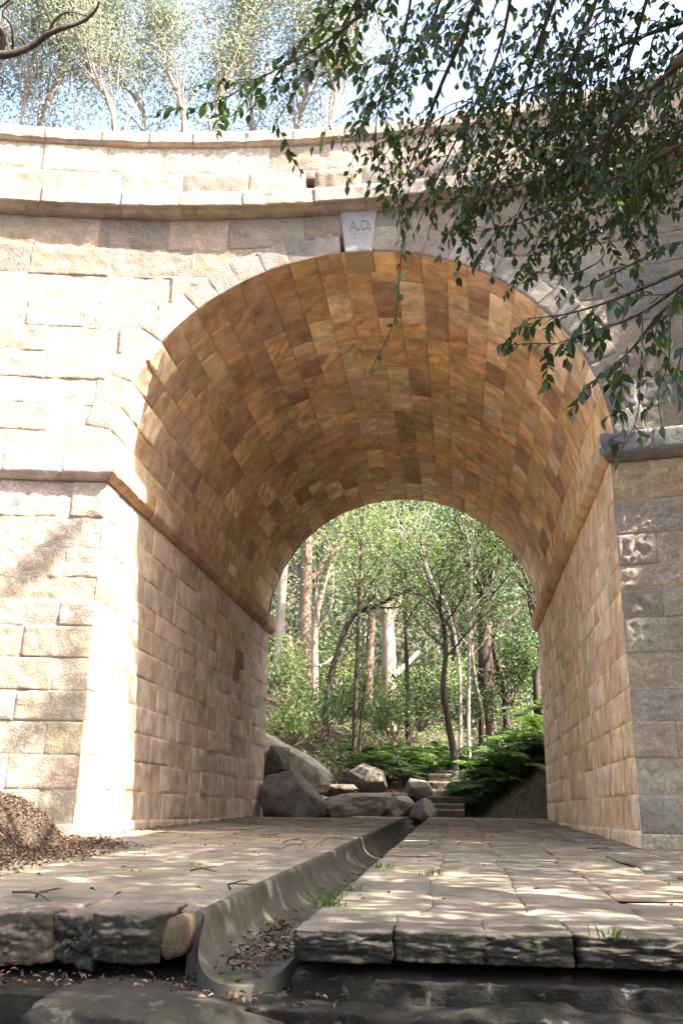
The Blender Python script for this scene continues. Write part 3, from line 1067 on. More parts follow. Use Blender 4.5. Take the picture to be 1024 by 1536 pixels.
rock('kerb_stone', (-0.19, -6.05, -0.20), (0.155, 0.27, 0.10), 'dark rounded kerb stone with pale lichen spots beside the small gutter stone', 'kerb stone', M_KERB, (0, 0.02, 0.08), box=0.86, sub=5, freq=2.0, col=(0.18, 0.145, 0.115), face_col=(0.022, 0.019, 0.016), rough=0.08, seed=4, group=KG)
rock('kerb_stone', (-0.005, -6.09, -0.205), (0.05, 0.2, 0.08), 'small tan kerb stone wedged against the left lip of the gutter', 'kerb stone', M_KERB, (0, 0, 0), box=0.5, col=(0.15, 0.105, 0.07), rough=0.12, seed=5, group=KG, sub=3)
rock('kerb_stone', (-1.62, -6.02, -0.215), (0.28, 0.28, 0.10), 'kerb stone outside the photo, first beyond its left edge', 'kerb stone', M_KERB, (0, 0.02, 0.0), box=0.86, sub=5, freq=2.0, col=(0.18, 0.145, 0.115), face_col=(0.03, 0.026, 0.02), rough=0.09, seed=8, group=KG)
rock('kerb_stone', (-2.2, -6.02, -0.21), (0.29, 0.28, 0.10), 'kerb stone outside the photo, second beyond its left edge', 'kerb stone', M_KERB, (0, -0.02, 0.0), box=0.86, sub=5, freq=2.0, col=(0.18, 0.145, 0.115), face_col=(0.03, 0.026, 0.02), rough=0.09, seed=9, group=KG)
KR = [(0.745, 0.185, 'short rounded kerb stone at the right lip of the gutter'),
      (1.115, 0.175, 'grey-green kerb stone second to the right of the gutter'),
      (1.46, 0.165, 'dark kerb stone third to the right of the gutter'),
      (1.86, 0.225, 'wide black mossy kerb stone with grass growing over it'),
      (2.36, 0.26, 'black kerb stone cut by the right edge of the photo'),
      (2.93, 0.29, 'kerb stone outside the photo, first beyond its right edge'),
      (3.53, 0.29, 'kerb stone outside the photo, second beyond its right edge')]
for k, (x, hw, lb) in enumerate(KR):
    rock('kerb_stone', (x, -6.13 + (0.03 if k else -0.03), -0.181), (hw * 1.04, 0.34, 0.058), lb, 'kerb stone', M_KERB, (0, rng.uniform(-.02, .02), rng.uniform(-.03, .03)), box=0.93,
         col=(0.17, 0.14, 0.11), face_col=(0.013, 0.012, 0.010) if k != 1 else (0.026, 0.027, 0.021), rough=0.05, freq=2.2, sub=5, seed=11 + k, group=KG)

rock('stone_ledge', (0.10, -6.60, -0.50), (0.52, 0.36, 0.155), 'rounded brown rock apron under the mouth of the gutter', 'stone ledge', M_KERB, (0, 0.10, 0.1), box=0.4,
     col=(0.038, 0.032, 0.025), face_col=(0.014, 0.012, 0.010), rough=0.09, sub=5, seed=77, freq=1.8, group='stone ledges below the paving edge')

# stone ledges below the edge


def ledge(name, x0, x1, y0, y1, z0, z1, label, seed, col, slope=0.0, skew=0.0, amp=0.03):
    mb = MB()
    nx = int((x1 - x0) / 0.018)
    ring = []
    pr = [(y1, z1)] + [(y1 + (y0 - y1) * t, z1) for t in np.linspace(0.06, 1, 20)] + [(y0, z1 + (z0 - z1) * t) for t in np.linspace(0.04, 1, 20) ** 1.6]
    X, K = np.meshgrid(np.linspace(x0, x1, nx), np.arange(len(pr)), indexing='ij')
    pr = np.array(pr)
    P = np.stack([X, pr[K, 0] + skew * (X - x0), pr[K, 1] + slope * (X - x0)], -1)
    n = fbm(P * 2.2, 5, seed) * amp * 2.2
    n2 = fbm(P * 9.0, 5, seed + 3) * amp * 1.3
    P[..., 1] -= (n + n2) * 1.2
    P[..., 2] += (n * 0.6 + n2 * 0.7)
    e = np.exp(-np.hypot(P[..., 1] - y0, P[..., 2] - z1) / 0.05)
    P[..., 2] -= 0.025 * e
    mb.add(P.reshape(-1, 3), grid_faces(*X.shape)[:, ::-1], col, 0, 0.4)
    return tag(mb.build(name, M_KERB), label, 'stone ledge', 'stone ledges below the paving edge')


ledge('stone_ledge', 0.55, 5.0, -6.44, -5.9, -0.50, -0.285, 'dark upper stone ledge right under the right-hand kerb stones', 31, (0.012, 0.0105, 0.009), amp=0.022)
ledge('stone_ledge', 0.42, 5.0, -6.62, -6.2, -1.5, -0.375, 'crumbling pale-topped lower ledge at the bottom right of the photo', 32, (0.016, 0.014, 0.011), amp=0.034)
ledge('stone_ledge', -4.0, 0.66, -6.62, -5.8, -0.62, -0.262, 'sloping mossy ledge below the left-hand kerb stones and the gutter mouth', 33, (0.018, 0.016, 0.012), slope=-0.028, amp=0.034)
ledge('stone_ledge', -4.0, 0.6, -6.78, -6.4, -1.6, -0.52, 'black bottom ledge at the lower left of the photo', 34, (0.012, 0.011, 0.009), slope=-0.03, amp=0.035)

# ---------------------------------------------------------------- rocks and steps beyond the arch
rk = [
    ('leaning_boulder', (392, 1226), (489, 1152), 9.75, 0.55, 'dark faceted boulder with a pale slanting face against the end of the left abutment', (0.17, 0.15, 0.13), 0.3, [((0.72, -0.2, 0.62), 0.42), ((-0.35, -0.7, 0.62), 0.5), ((0.25, -1, -0.15), 0.6), ((0.95, -0.5, -0.2), 0.66), ((-0.2, 0.1, 1), 0.8)]),
    ('pale_boulder', (352, 1188), (494, 1098), 11.6, 0.7, 'large pale grey boulder with a rounded top resting above the dark faceted boulder', (0.3, 0.265, 0.22), 0.25, [((0.62, -0.1, 0.78), 0.36), ((0.3, -1, 0.2), 0.66), ((0.1, -0.55, 0.8), 0.6)]),
    ('brown_boulder', (393, 1160), (438, 1114), 10.9, 0.4, 'small dark brown boulder squeezed between pale boulder and left abutment', (0.10, 0.08, 0.065), 0.2, [((0, -1, 0.3), 0.7)]),
    ('flat_boulder', (488, 1224), (584, 1184), 11.7, 0.8, 'long low flat boulder with dappled light right of the dark faceted boulder', (0.17, 0.14, 0.11), 0.6, [((0, -0.2, 1), 0.62), ((0, -1, 0.1), 0.8)]),
    ('grey_boulder', (520, 1184), (580, 1143), 14.6, 0.6, 'mid grey sloping boulder in the middle of the creek bed under the ferns', (0.085, 0.078, 0.07), 0.3, [((0.5, -0.2, 0.8), 0.55), ((0, -1, 0.2), 0.7)]),
    ('dark_boulder', (576, 1222), (623, 1188), 11.9, 0.45, 'dark rounded boulder with a mossy top between the flat boulder and the steps', (0.2, 0.18, 0.14), 0.2, [((0, 0, 1), 0.75)]),
    ('wedge_boulder', (616, 1231), (653, 1197), 11.1, 0.35, 'black wedge-shaped boulder at the foot of the stone steps', (0.13, 0.12, 0.11), 0.3, [((-0.6, -0.6, 0.5), 0.6), ((0.6, -0.5, 0.5), 0.65)]),
    ('cap_boulder', (607, 1200), (646, 1164), 13.0, 0.45, 'pale boulder flanking the left side of the stone steps', (0.08, 0.073, 0.062), 0.35, [((0, -0.5, 1), 0.6)]),
    ('slab_boulder', (556, 1199), (616, 1184), 12.9, 0.5, 'thin flat slab lying behind the dark rounded boulder', (0.22, 0.19, 0.16), 0.6, [((0, 0, 1), 0.6)]),
    ('reddish_boulder', (484, 1190), (534, 1170), 13.6, 0.5, 'reddish brown low rock behind the flat boulder', (0.11, 0.08, 0.065), 0.4, [((0, 0, 1), 0.5)]),
    ('step_side_boulder', (648, 1170), (690, 1150), 16.0, 0.5, 'brown rock at the head of the stone steps', (0.2, 0.165, 0.13), 0.3, [((0, 0, 1), 0.6)]),
    ('mossy_boulder', (440, 1186), (492, 1150), 12.6, 0.6, 'mossy grey rock half hidden behind the large pale boulder', (0.22, 0.21, 0.18), 0.2, [((0, 0, 1), 0.65)]),
]
for k, (nm, a, b, y, dp, lb, col, bx, cuts) in enumerate(rk):
    p, q = at_y(*a, y - dp * 0.4), at_y(*b, y)
    c = (p + q) / 2
    c[1] = y
    rock(nm, c - np.array([0, 0, 0.06]), (abs(q[0] - p[0]) / 2 * 1.16, dp, abs(q[2] - p[2]) / 2 * 1.25), lb, 'boulder', M_ROCK, cuts=cuts, col=col, box=bx, rough=0.055, facets=14, seed=50 + k,
         group='boulders in the creek bed beyond the arch', sub=5)

st = empty('stone_steps', (0.75, 11.4, 0.2), 'flight of rough stone steps climbing beside the creek beyond the arch', 'steps')
sy = [(1223, 11.3), (1214, 11.9), (1203, 12.6), (1192, 13.3), (1180, 14.0), (1168, 14.7)]
for k, (py, y) in enumerate(sy):
    a, b = at_y(640 + k * 0.5, py, y), at_y(696, py, y)
    mb = MB()
    X, K = np.meshgrid(np.linspace(a[0], b[0], 24), np.arange(9), indexing='ij')
    zt_ = a[2] + 0.135
    pr = np.array([(y + 0.85, zt_ - 0.01), (y + 0.5, zt_), (y + 0.25, zt_), (y + 0.08, zt_), (y, zt_ - 0.012), (y - 0.015, zt_ - 0.04), (y, zt_ - 0.09), (y + 0.01, zt_ - 0.17), (y + 0.03, zt_ - 0.4)])
    P = np.stack([X, pr[K, 0], pr[K, 1]], -1)
    nz = fbm(P * 5, 4, 70 + k) * 0.035
    P[..., 1] -= nz; P[..., 2] += nz * 0.6
    mb.add((P - np.array([0.75, 11.4, 0.2])).reshape(-1, 3), grid_faces(*X.shape)[:, ::-1], pick([(0.11, 0.088, 0.07), (0.13, 0.105, 0.082)], rng), 0, rng.random())
    mb.build('step', M_ROCK, st)

# ---------------------------------------------------------------- trees
G_DARK = [(0.035, 0.06, 0.018), (0.045, 0.075, 0.022), (0.03, 0.05, 0.018), (0.06, 0.09, 0.025)]
G_MID = [(0.08, 0.13, 0.062), (0.1, 0.15, 0.072), (0.07, 0.12, 0.058), (0.12, 0.16, 0.075)]
G_LIGHT = [(0.14, 0.195, 0.085), (0.165, 0.22, 0.10), (0.12, 0.18, 0.085), (0.2, 0.235, 0.09)]
G_EUC = [(0.19, 0.235, 0.18), (0.23, 0.275, 0.22), (0.17, 0.215, 0.165), (0.24, 0.26, 0.2), (0.24, 0.225, 0.18)]


def limb_path(p, d, length, rng, n=7, wob=0.22, lift=0.15):
    pts = [np.asarray(p, float)]
    d = unit(d)
    for k in range(n):
        d = unit(d + rng.normal(0, wob, 3) + np.array([0, 0, lift]))
        pts.append(pts[-1] + d * length / n)
    return np.array(pts)


def make_tree(name, label, path, r0, r1, bark, leafm, cols, rng, limbs=9, t0=0.45, llen=4.0, nleaf=2500, lsize=0.2, lw=0.45, droop=0.3, group=None,
              clump=0.55, twigs=5, steep=0.5, bark_pieces=None, cat='tree', wob=0.2, origin=None):
    """trunk along path, limbs from t0 up, twigs on limbs, leaves in clumps round the twig ends"""
    path = np.asarray(path, float)
    org = path[0].copy() if origin is None else np.asarray(origin, float)
    root = empty(name, org, label, cat, group)
    P = smooth_path(path, max(14, len(path) * 4))
    n = len(P)
    R = r0 + (r1 - r0) * np.linspace(0, 1, n) ** 0.85
    R[:2] *= (1.25, 1.1)
    R = R * (1 + 0.06 * vnoise(P * 2.1, 3))
    tr = MB()
    sweep(tr, P - org, R, 10)
    ends, dirs = [], []
    Tn = np.gradient(P, axis=0)
    for k in range(limbs):
        t = t0 + (1 - t0) * (k + rng.uniform(0, 0.8)) / limbs
        i = min(n - 2, int(t * (n - 1)))
        a = k * 2.4 + rng.uniform(-0.5, 0.5)
        out = np.array([math.cos(a), math.sin(a), 0])
        L = llen * (1.15 - 0.6 * (t - t0) / (1 - t0 + 1e-6)) * rng.uniform(0.7, 1.2)
        lp = limb_path(P[i], out * (1 - steep) + unit(Tn[i]) * steep, L, rng, wob=wob)
        lr = np.linspace(min(R[i] * 0.55, 0.04 + L * 0.018), 0.012, len(lp))
        sweep(tr, lp - org, lr, 6)
        ends.append(lp[-1]); dirs.append(lp[-1] - lp[-2])
        for j in range(twigs):
            q = rng.uniform(0.35, 1.0)
            m = min(len(lp) - 2, int(q * (len(lp) - 1)))
            td = unit(lp[m + 1] - lp[m]) * 0.6 + rng.normal(0, 0.55, 3)
            tp = limb_path(lp[m], td, L * rng.uniform(0.2, 0.42), rng, n=4, wob=wob)
            sweep(tr, tp - org, np.linspace(max(0.008, lr[m] * 0.5), 0.006, 5), 4, cap=False)
            ends += [tp[-1], tp[2]]; dirs += [tp[-1] - tp[-2]] * 2
    tr.build('trunk', bark, root)
    ends, dirs = np.array(ends), np.array(dirs)
    if nleaf:
        # uneven clumps: some twig ends carry far more leaves than others
        wgt = rng.gamma(1.2, 1.0, len(ends)); wgt /= wgt.sum()
        idx = rng.choice(len(ends), nleaf, p=wgt)
        pos = ends[idx] + rng.normal(0, clump, (nleaf, 3)) * np.array([1, 1, 0.75])
        d = rng.normal(0, 0.7, (nleaf, 3)) + dirs[idx] / np.maximum(0.01, np.linalg.norm(dirs[idx], axis=1))[:, None] * 0.4 - np.array([0, 0, droop])
        lf = MB()
        ls = lsize * rng.uniform(0.65, 1.25, nleaf)
        leaves(lf, pos - org, d, ls, ls * lw, rng, cols=cols)
        lf.build('crown', leafm, root, smooth=False)
    return root


def px_path(pts, y0, y1=None):
    n = len(pts)
    ys = np.linspace(y0, y0 if y1 is None else y1, n)
    return [at_y(x, y, yy) for (x, y), yy in zip(pts, ys)]


def rooted(path, depth=1.6):
    a = np.array(path[0])
    return [a + (a - np.array(path[1])) * 0.15 - np.array([0, 0, depth])] + list(path)


tr = np.random.default_rng(5)
# the trees seen through the arch that can be told apart
T = make_tree('tall_gum_tree', 'tall straight gum tree with brown bark seen at the left side of the arch opening', rooted(px_path([(456, 1018), (457, 930), (460, 840), (462, 760), (464, 640)], 26)),
              0.36, 0.16, M_BARK_BROWN, M_LEAF, G_MID, tr, limbs=12, t0=0.5, llen=5.0, nleaf=3780, lsize=0.170, clump=0.8)
T = make_tree('forked_gum_tree', 'grey branching gum tree close behind the tall brown-barked one', rooted(px_path([(471, 1015), (473, 930), (490, 860), (512, 800), (530, 700)], 27.5)),
              0.22, 0.08, M_BARK_PINK, M_LEAF, G_EUC, tr, limbs=10, t0=0.35, llen=4.0, nleaf=2268, lsize=0.157, clump=0.8)
T = make_tree('leaning_tree', 'dark slender tree leaning right with a bent bough over the clearing', rooted(px_path([(490, 1052), (500, 1000), (518, 945), (534, 920), (565, 908), (600, 890), (622, 880)], 22)),
              0.15, 0.05, M_BARK_DARK, M_LEAF, G_MID, tr, limbs=11, t0=0.5, llen=2.6, nleaf=2142, lsize=0.131, clump=0.6)
T = make_tree('straight_sapling', 'thin straight dark sapling standing beside the leaning dark tree', rooted(px_path([(531, 1112), (534, 1020), (538, 925), (541, 850), (546, 760)], 18)),
              0.095, 0.04, M_BARK_DARK, M_LEAF, G_LIGHT, tr, limbs=12, t0=0.55, llen=1.9, nleaf=1890, lsize=0.111, clump=0.5)
T = make_tree('short_sapling', 'short bare dark sapling just right of the thin straight sapling', rooted(px_path([(540, 1098), (545, 1050), (548, 1022)], 18.4)),
              0.05, 0.025, M_BARK_DARK, M_LEAF, G_LIGHT, tr, limbs=4, t0=0.7, llen=0.8, nleaf=201, lsize=0.085, clump=0.3)
T = make_tree('shaggy_tree', 'pale shaggy trunk draped with dry creeper in the centre of the clearing', rooted(px_path([(582, 1050), (583, 980), (581, 930), (579, 860), (576, 760)], 30)),
              0.42, 0.2, M_BARK_PINK, M_LEAF, G_MID, tr, limbs=11, t0=0.55, llen=5.0, nleaf=3528, lsize=0.183, clump=0.9)
T = make_tree('curved_tree', 'slender curving tree with a pale forked bough in the middle of the arch opening', rooted(px_path([(681, 1140), (672, 1085), (664, 1030), (668, 980), (664, 930), (650, 890), (636, 850), (628, 820)], 16)),
              0.12, 0.035, M_BARK_DARK, M_LEAF, G_LIGHT, tr, limbs=13, t0=0.5, llen=2.3, nleaf=2016, lsize=0.105, clump=0.55)
T = make_tree('pale_bough_tree', 'bare white forked bough standing out above the slender curving tree', rooted(px_path([(690, 1120), (688, 1000), (672, 915), (652, 880), (640, 850), (628, 818), (622, 790)], 17.2)),
              0.06, 0.03, M_BARK_PALE, M_LEAF, G_LIGHT, tr, limbs=9, t0=0.72, llen=2.2, nleaf=528, lsize=0.098, clump=0.5, wob=0.3)
T = make_tree('thick_dark_tree', 'thick dark trunk on the right bank seen through the arch', rooted(px_path([(728, 1062), (727, 980), (725, 910), (728, 860), (738, 780), (744, 690)], 22)),
              0.31, 0.14, M_BARK_DARK, M_LEAF, G_DARK, tr, limbs=14, t0=0.4, llen=4.2, nleaf=4788, lsize=0.144, clump=0.8)
T = make_tree('slanting_dark_tree', 'dark tree leaning left beside the thick dark trunk', rooted(px_path([(757, 1042), (748, 1005), (738, 965), (726, 920), (716, 860)], 23)),
              0.15, 0.08, M_BARK_DARK, M_LEAF, G_DARK, tr, limbs=8, t0=0.6, llen=2.6, nleaf=1134, lsize=0.131, clump=0.6)
T = make_tree('reddish_sapling', 'thin reddish sapling bending left of the thick dark trunk', rooted(px_path([(723, 1072), (714, 1030), (708, 985), (706, 950), (700, 900)], 20.5)),
              0.075, 0.035, M_BARK_PINK, M_LEAF, G_MID, tr, limbs=8, t0=0.6, llen=1.8, nleaf=882, lsize=0.118, clump=0.5)
T = make_tree('white_sapling', 'slim pale grey sapling between the curving tree and the thick trunk', rooted(px_path([(702, 1085), (703, 1010), (704, 940), (706, 880), (708, 800)], 19.5)),
              0.075, 0.035, M_BARK_PALE, M_LEAF, G_LIGHT, tr, limbs=8, t0=0.6, llen=1.8, nleaf=1008, lsize=0.111, clump=0.5)
T = make_tree('edge_tree', 'tree with arching dark boughs against the right side of the arch opening', rooted(px_path([(830, 1060), (815, 980), (806, 920), (790, 870), (770, 830)], 21)),
              0.16, 0.05, M_BARK_DARK, M_LEAF, G_MID, tr, limbs=12, t0=0.3, llen=3.2, nleaf=2772, lsize=0.131, clump=0.7)
T = make_tree('hanging_leaf_tree', 'leafy young tree with bright yellow-green leaves in the upper middle of the arch', rooted(px_path([(612, 1120), (610, 1000), (606, 900), (600, 820), (604, 740)], 24)),
              0.12, 0.05, M_BARK_DARK, M_LEAF, G_LIGHT, tr, limbs=14, t0=0.55, llen=3.4, nleaf=3276, lsize=0.144, clump=0.75)
# stump and fallen logs
mb = MB(); p = rooted(px_path([(436, 1004), (433, 975), (430, 956)], 24)); o0 = p[0]
sweep(mb, smooth_path(p, 12) - o0, np.linspace(0.24, 0.2, 12), 10)
o = mb.build('broken_stump', M_BARK_BROWN); o.location = o0
tag(o, 'broken reddish tree stump leaning left by the tall brown-barked gum', 'stump')
for a, b, y, r, nm, lb in (((590, 1014), (627, 978), 27, 0.13, 'fallen_log', 'pale fallen log slanting up to the right of the shaggy trunk'),
                           ((478, 1000), (500, 985), 25, 0.07, 'fallen_log', 'thin white fallen branch right of the tall brown-barked gum')):
    P = smooth_path([at_y(*a, y), (at_y(*a, y) + at_y(*b, y + .8)) / 2 + np.array([0, 0, -.05]), at_y(*b, y + 1.2)], 10)
    mb = MB(); sweep(mb, P - P[0], np.linspace(r, r * 0.6, 10), 8); o = mb.build(nm, M_BARK_PALE); o.location = P[0]
    tag(o, lb, 'log')
mb = MB(); P = np.array(rooted(px_path([(804, 1030), (804, 1012), (808, 1000)], 17), 1.0))
sweep(mb, smooth_path(P, 8) - P[0], np.linspace(0.12, 0.08, 8), 8); o = mb.build('charred_stump', M_BARK_DARK); o.location = P[0]
tag(o, 'charred black stump against the right edge of the arch opening', 'stump')
P = smooth_path(px_path([(735, 1118), (745, 1100), (750, 1125), (762, 1110)], 14.6), 14)
mb = MB(); sweep(mb, P - P[0], np.linspace(0.05, 0.03, 14), 7)
P2 = smooth_path(px_path([(742, 1132), (752, 1112), (768, 1118)], 14.4), 10)
sweep(mb, P2 - P[0], np.linspace(0.04, 0.02, 10), 7)
o = mb.build('exposed_root', M_BARK_BROWN); o.location = P[0]
tag(o, 'tangled brown roots sticking out of the bank under the ferns', 'root')

# a forest of further trees: copies of three builds
FG = 'background trees of the wood beyond the arch'
FL = ['pale green background tree of the wood far beyond the arch', 'grey-green background gum of the wood far beyond the arch', 'mid green background tree of the wood far beyond the arch']
protos = []
for k, (bk, cl) in enumerate(((M_BARK_BROWN, G_LIGHT), (M_BARK_PALE, G_EUC), (M_BARK_DARK, G_MID))):
    hgt = 17
    protos.append(make_tree('forest_tree', FL[k], [(0, 0, -1), (0.3, 0.1, hgt * 0.3), (0.1, -0.3, hgt * 0.65), (0.5, 0, hgt)], 0.28, 0.08, bk, M_LEAF if k != 1 else M_EUC, cl, tr,
                            limbs=18, t0=0.3, llen=4.4, nleaf=5200, lsize=0.2, clump=0.95, group=FG, origin=(0, 0, 0)))
spots = [(-16, 40), (-11, 36), (-7, 44), (-3.5, 38), (0.5, 46), (3, 37), (6, 42), (9, 36), (12, 45), (-13, 50), (-5, 54), (2, 56), (8, 54), (-9, 30), (5.5, 30), (8.5, 28), (-7.5, 34), (1.5, 33), (-20, 46), (15, 52)]
for i, (x, y) in enumerate(spots):
    o = protos[i] if i < 3 else copy_tree(protos[i % 3])
    s = tr.uniform(0.85, 1.3)
    o.location = (x, y, float(ground_z(x, y)))
    o.rotation_euler = (0, 0, tr.uniform(0, 6.28))
    o.scale = (s, s, s * tr.uniform(0.95, 1.25))

# far wood closing the view
mb = MB()
n = 80000
ang = tr.uniform(-0.5, 0.5, n); rad = tr.uniform(46, 80, n)
x = 1 + rad * np.sin(ang); y = -8 + rad * np.cos(ang)
zg = ground_z(x, y)
hh = 11 + 5 * vnoise(np.stack([x * 0.12, y * 0.12, x * 0], 1), 2)
z = zg + hh * tr.uniform(0, 1, n) ** 0.8
keep = fbm(np.stack([x, y, z], 1) * 0.35, 3, 9) > -0.2
pos = np.stack([x, y, z], 1)[keep]
leaves(mb, pos, tr.normal(size=pos.shape) - np.array([0, 0, .3]), 0.4 * tr.uniform(.6, 1.3, len(pos)), 0.2, tr, cols=[(0.17, 0.23, 0.13), (0.2, 0.26, 0.16), (0.22, 0.26, 0.15), (0.15, 0.21, 0.12)])
tag(mb.build('woods', M_EUC, smooth=False), 'pale green wood filling the distance behind the arch', 'wood', kind='stuff')


# low green growth covering the slopes
mb = MB()
n = 34000
x = tr.uniform(-16, 12, n); y = 14.5 + 33 * tr.uniform(0, 1, n) ** 1.2
ok = (fbm(np.stack([x, y, x * 0], 1) * 0.5, 3, 21) > -0.14) & ~((np.abs(x + 0.4) < 1.6) & (y < 17))
x, y = x[ok], y[ok]; n = len(x)
h_ = 0.25 + 0.55 * np.clip(fbm(np.stack([x, y, x * 0], 1) * 0.8, 3, 22) + 0.35, 0, 1)
pos = np.stack([x, y, ground_z(x, y) + h_ * tr.uniform(0, 1, n)], 1)
leaves(mb, pos, tr.normal(0, 0.8, (n, 3)) + np.array([0, 0, .4]), 0.16 * tr.uniform(.6, 1.4, n), 0.08, tr, cols=G_MID + G_LIGHT)
tag(mb.build('undergrowth', M_LEAF, smooth=False), 'low green undergrowth covering the slopes beyond the arch', 'undergrowth', kind='stuff')

# ---------------------------------------------------------------- shrubs and ferns


def make_shrub(name, label, c, size, n, lsize, cols, rng, group=None, mat=None, stems=9):
    root = empty(name, c, label, 'shrub', group)
    mb = MB(); lf = MB()
    E_, D_ = [], []
    for k in range(stems):
        a = rng.uniform(0, 6.28)
        d = np.array([math.cos(a) * 0.6, math.sin(a) * 0.6, 1.0])
        p = limb_path((rng.uniform(-.1, .1), rng.uniform(-.1, .1), -0.4), d, size[2] * rng.uniform(0.8, 1.3), rng, n=6, wob=0.25, lift=0.0)
        p[:, 0] *= size[0] / size[2] * 1.2; p[:, 1] *= size[1] / size[2] * 1.2
        sweep(mb, p, np.linspace(0.025, 0.006, 7), 5, cap=False)
        for j in range(3, 7):
            E_ += [p[j] + rng.normal(0, 0.14, 3) * size for _ in range(3)]
    mb.build('stem', M_BARK_BROWN, root)
    E_ = np.array(E_)
    w = rng.gamma(1.3, 1, len(E_)); w /= w.sum()
    i = rng.choice(len(E_), n, p=w)
    pos = E_[i] + rng.normal(0, 0.12, (n, 3)) * np.array(size)
    pos[:, 2] = np.maximum(pos[:, 2], 0.0)
    ls = 0.85 * lsize * rng.uniform(0.6, 1.3, n)
    leaves(lf, pos, rng.normal(0, 0.8, (n, 3)) + np.array([0, 0, 0.1]), ls, ls * 0.5, rng, cols=cols)
    lf.build('foliage', mat or M_LEAF, root, smooth=False)
    return root


sr = np.random.default_rng(12)
for (px, py, y, w, h, n, ls, cols, lb) in (
        (440, 1098, 17, 1.1, 1.5, 1700, 0.13, G_LIGHT, 'bright light green shrub above the large pale boulder'),
        (425, 1040, 21, 1.3, 1.9, 1700, 0.15, G_LIGHT, 'tall yellow-green shrub at the left edge of the arch opening below the broken stump'),
        (478, 1090, 19, 1.2, 1.5, 1500, 0.14, G_MID, 'mid green shrub between the pale boulder and the thin straight sapling'),
        (510, 1070, 22, 1.1, 1.6, 1300, 0.15, G_DARK, 'dark leafy shrub at the foot of the leaning dark tree'),
        (592, 1100, 20, 1.1, 1.7, 1500, 0.14, G_LIGHT, 'open yellow-green shrub in the middle of the clearing'),
        (565, 1075, 25, 1.6, 1.6, 1300, 0.16, G_LIGHT, 'sunlit pale shrub below the shaggy trunk'),
        (630, 1080, 23, 1.4, 1.8, 1300, 0.16, G_MID, 'green shrub behind the slender curving tree'),
        (700, 1075, 21, 1.2, 1.5, 1300, 0.15, G_MID, 'green shrub at the foot of the slim pale sapling'),
        (765, 1040, 22, 1.4, 1.6, 1300, 0.16, G_DARK, 'dark green shrub on the right bank behind the ferns'),
        (805, 1010, 20, 1.2, 1.6, 1200, 0.15, G_MID, 'leafy shrub on the bank beside the charred stump'),
        (660, 1050, 27, 1.8, 2.2, 1300, 0.18, G_LIGHT, 'pale sunlit shrub far back between the curving tree and the thick trunk'),
        (500, 1030, 29, 1.8, 2.2, 1300, 0.18, G_LIGHT, 'pale sunlit shrub far back behind the leaning dark tree')):
    c = at_y(px, py, y)
    make_shrub('shrub', lb, c, (w, w, h), n, ls, cols, sr, group='shrubs of the clearing beyond the arch')


def make_fern(rng, nf=13, L=0.95, label=''):
    root = empty('fern', (0, 0, 0), label, 'fern', 'ferns on the creek banks beyond the arch')
    lf = MB()
    for k in range(nf):
        a = k / nf * 6.283 + rng.uniform(-.3, .3)
        el = rng.uniform(0.45, 1.1)
        l = L * rng.uniform(0.7, 1.15)
        t = np.linspace(0, 1, 20)
        out = np.array([math.cos(a), math.sin(a), 0])
        P = out * (t * l * math.cos(el * 0.75))[:, None] + np.array([0, 0, 1.0]) * (l * (t * math.sin(el) - 0.55 * t ** 2.2))[:, None]
        sweep(lf, P, np.linspace(0.008, 0.003, 20), 3, (0.09, 0.10, 0.03), cap=False)
        Tn = np.gradient(P, axis=0); Tn /= np.linalg.norm(Tn, axis=1)[:, None]
        side = np.cross(Tn, [0, 0, 1.0]); side /= np.maximum(1e-6, np.linalg.norm(side, axis=1))[:, None]
        m = slice(3, 20)
        wl = 0.30 * l * np.sin(np.clip((t[m] * 0.88 + 0.12), 0, 1) * math.pi) ** 0.8 + 0.02
        for s in (-1, 1):
            leaves(lf, P[m], side[m] * s + Tn[m] * 0.55 - np.array([0, 0, 0.18]), wl, np.full(len(wl), l * 0.052), rng,
                   cols=[(0.075, 0.125, 0.045), (0.095, 0.145, 0.05), (0.06, 0.1, 0.035)], roll=0.25, curl=0.1, fold=0.05)
    lf.build('frond', M_FERN, root, smooth=False)
    return root


FGL = 'bright green fern among the ferns of the creek banks beyond the arch'
fp = [make_fern(sr, 14, 0.95, FGL), make_fern(sr, 11, 1.15, FGL), make_fern(sr, 16, 0.8, FGL)]
fs = [(545, 1140, 18.0), (560, 1150, 17.0), (585, 1155, 17.5), (610, 1150, 18.0), (598, 1165, 16.5), (632, 1152, 18.5), (650, 1160, 17.5), (572, 1135, 19.5), (620, 1138, 20.0), (535, 1130, 19.5), (640, 1140, 19),
      (665, 1158, 17), (690, 1140, 17.5), (705, 1125, 17), (745, 1090, 15.5), (765, 1085, 15), (785, 1080, 14.6), (805, 1078, 14.0), (770, 1062, 16.5), (795, 1052, 16.5), (815, 1070, 15), (750, 1068, 17.5), (730, 1090, 17), (820, 1045, 16.5),
      (728, 1160, 13.4), (742, 1152, 13.6), (715, 1172, 13.2), (730, 1185, 12.6), (755, 1135, 13.8), (805, 1110, 12.8), (700, 1195, 12.9), (660, 1135, 20), (590, 1125, 21), (800, 1130, 12.6), (822, 1100, 13.2), (776, 1100, 13.4), (760, 1112, 13.0), (790, 1090, 13.0), (738, 1128, 13.2), (752, 1100, 14.2), (770, 1120, 12.4), (748, 1165, 12.2), (720, 1150, 14)]
for i, (px, py, y) in enumerate(fs):
    o = fp[i] if i < 3 else copy_tree(fp[i % 3])
    c = at_y(px, py, y)
    gz = float(ground_z(c[0], y))
    o.location = (c[0], y, max(gz - 0.02, min(c[2], gz + 0.5)))
    o.rotation_euler = (sr.uniform(-.15, .15), sr.uniform(-.15, .15), sr.uniform(0, 6.28))
    s = sr.uniform(0.8, 1.2)
    o.scale = (s, s, s)

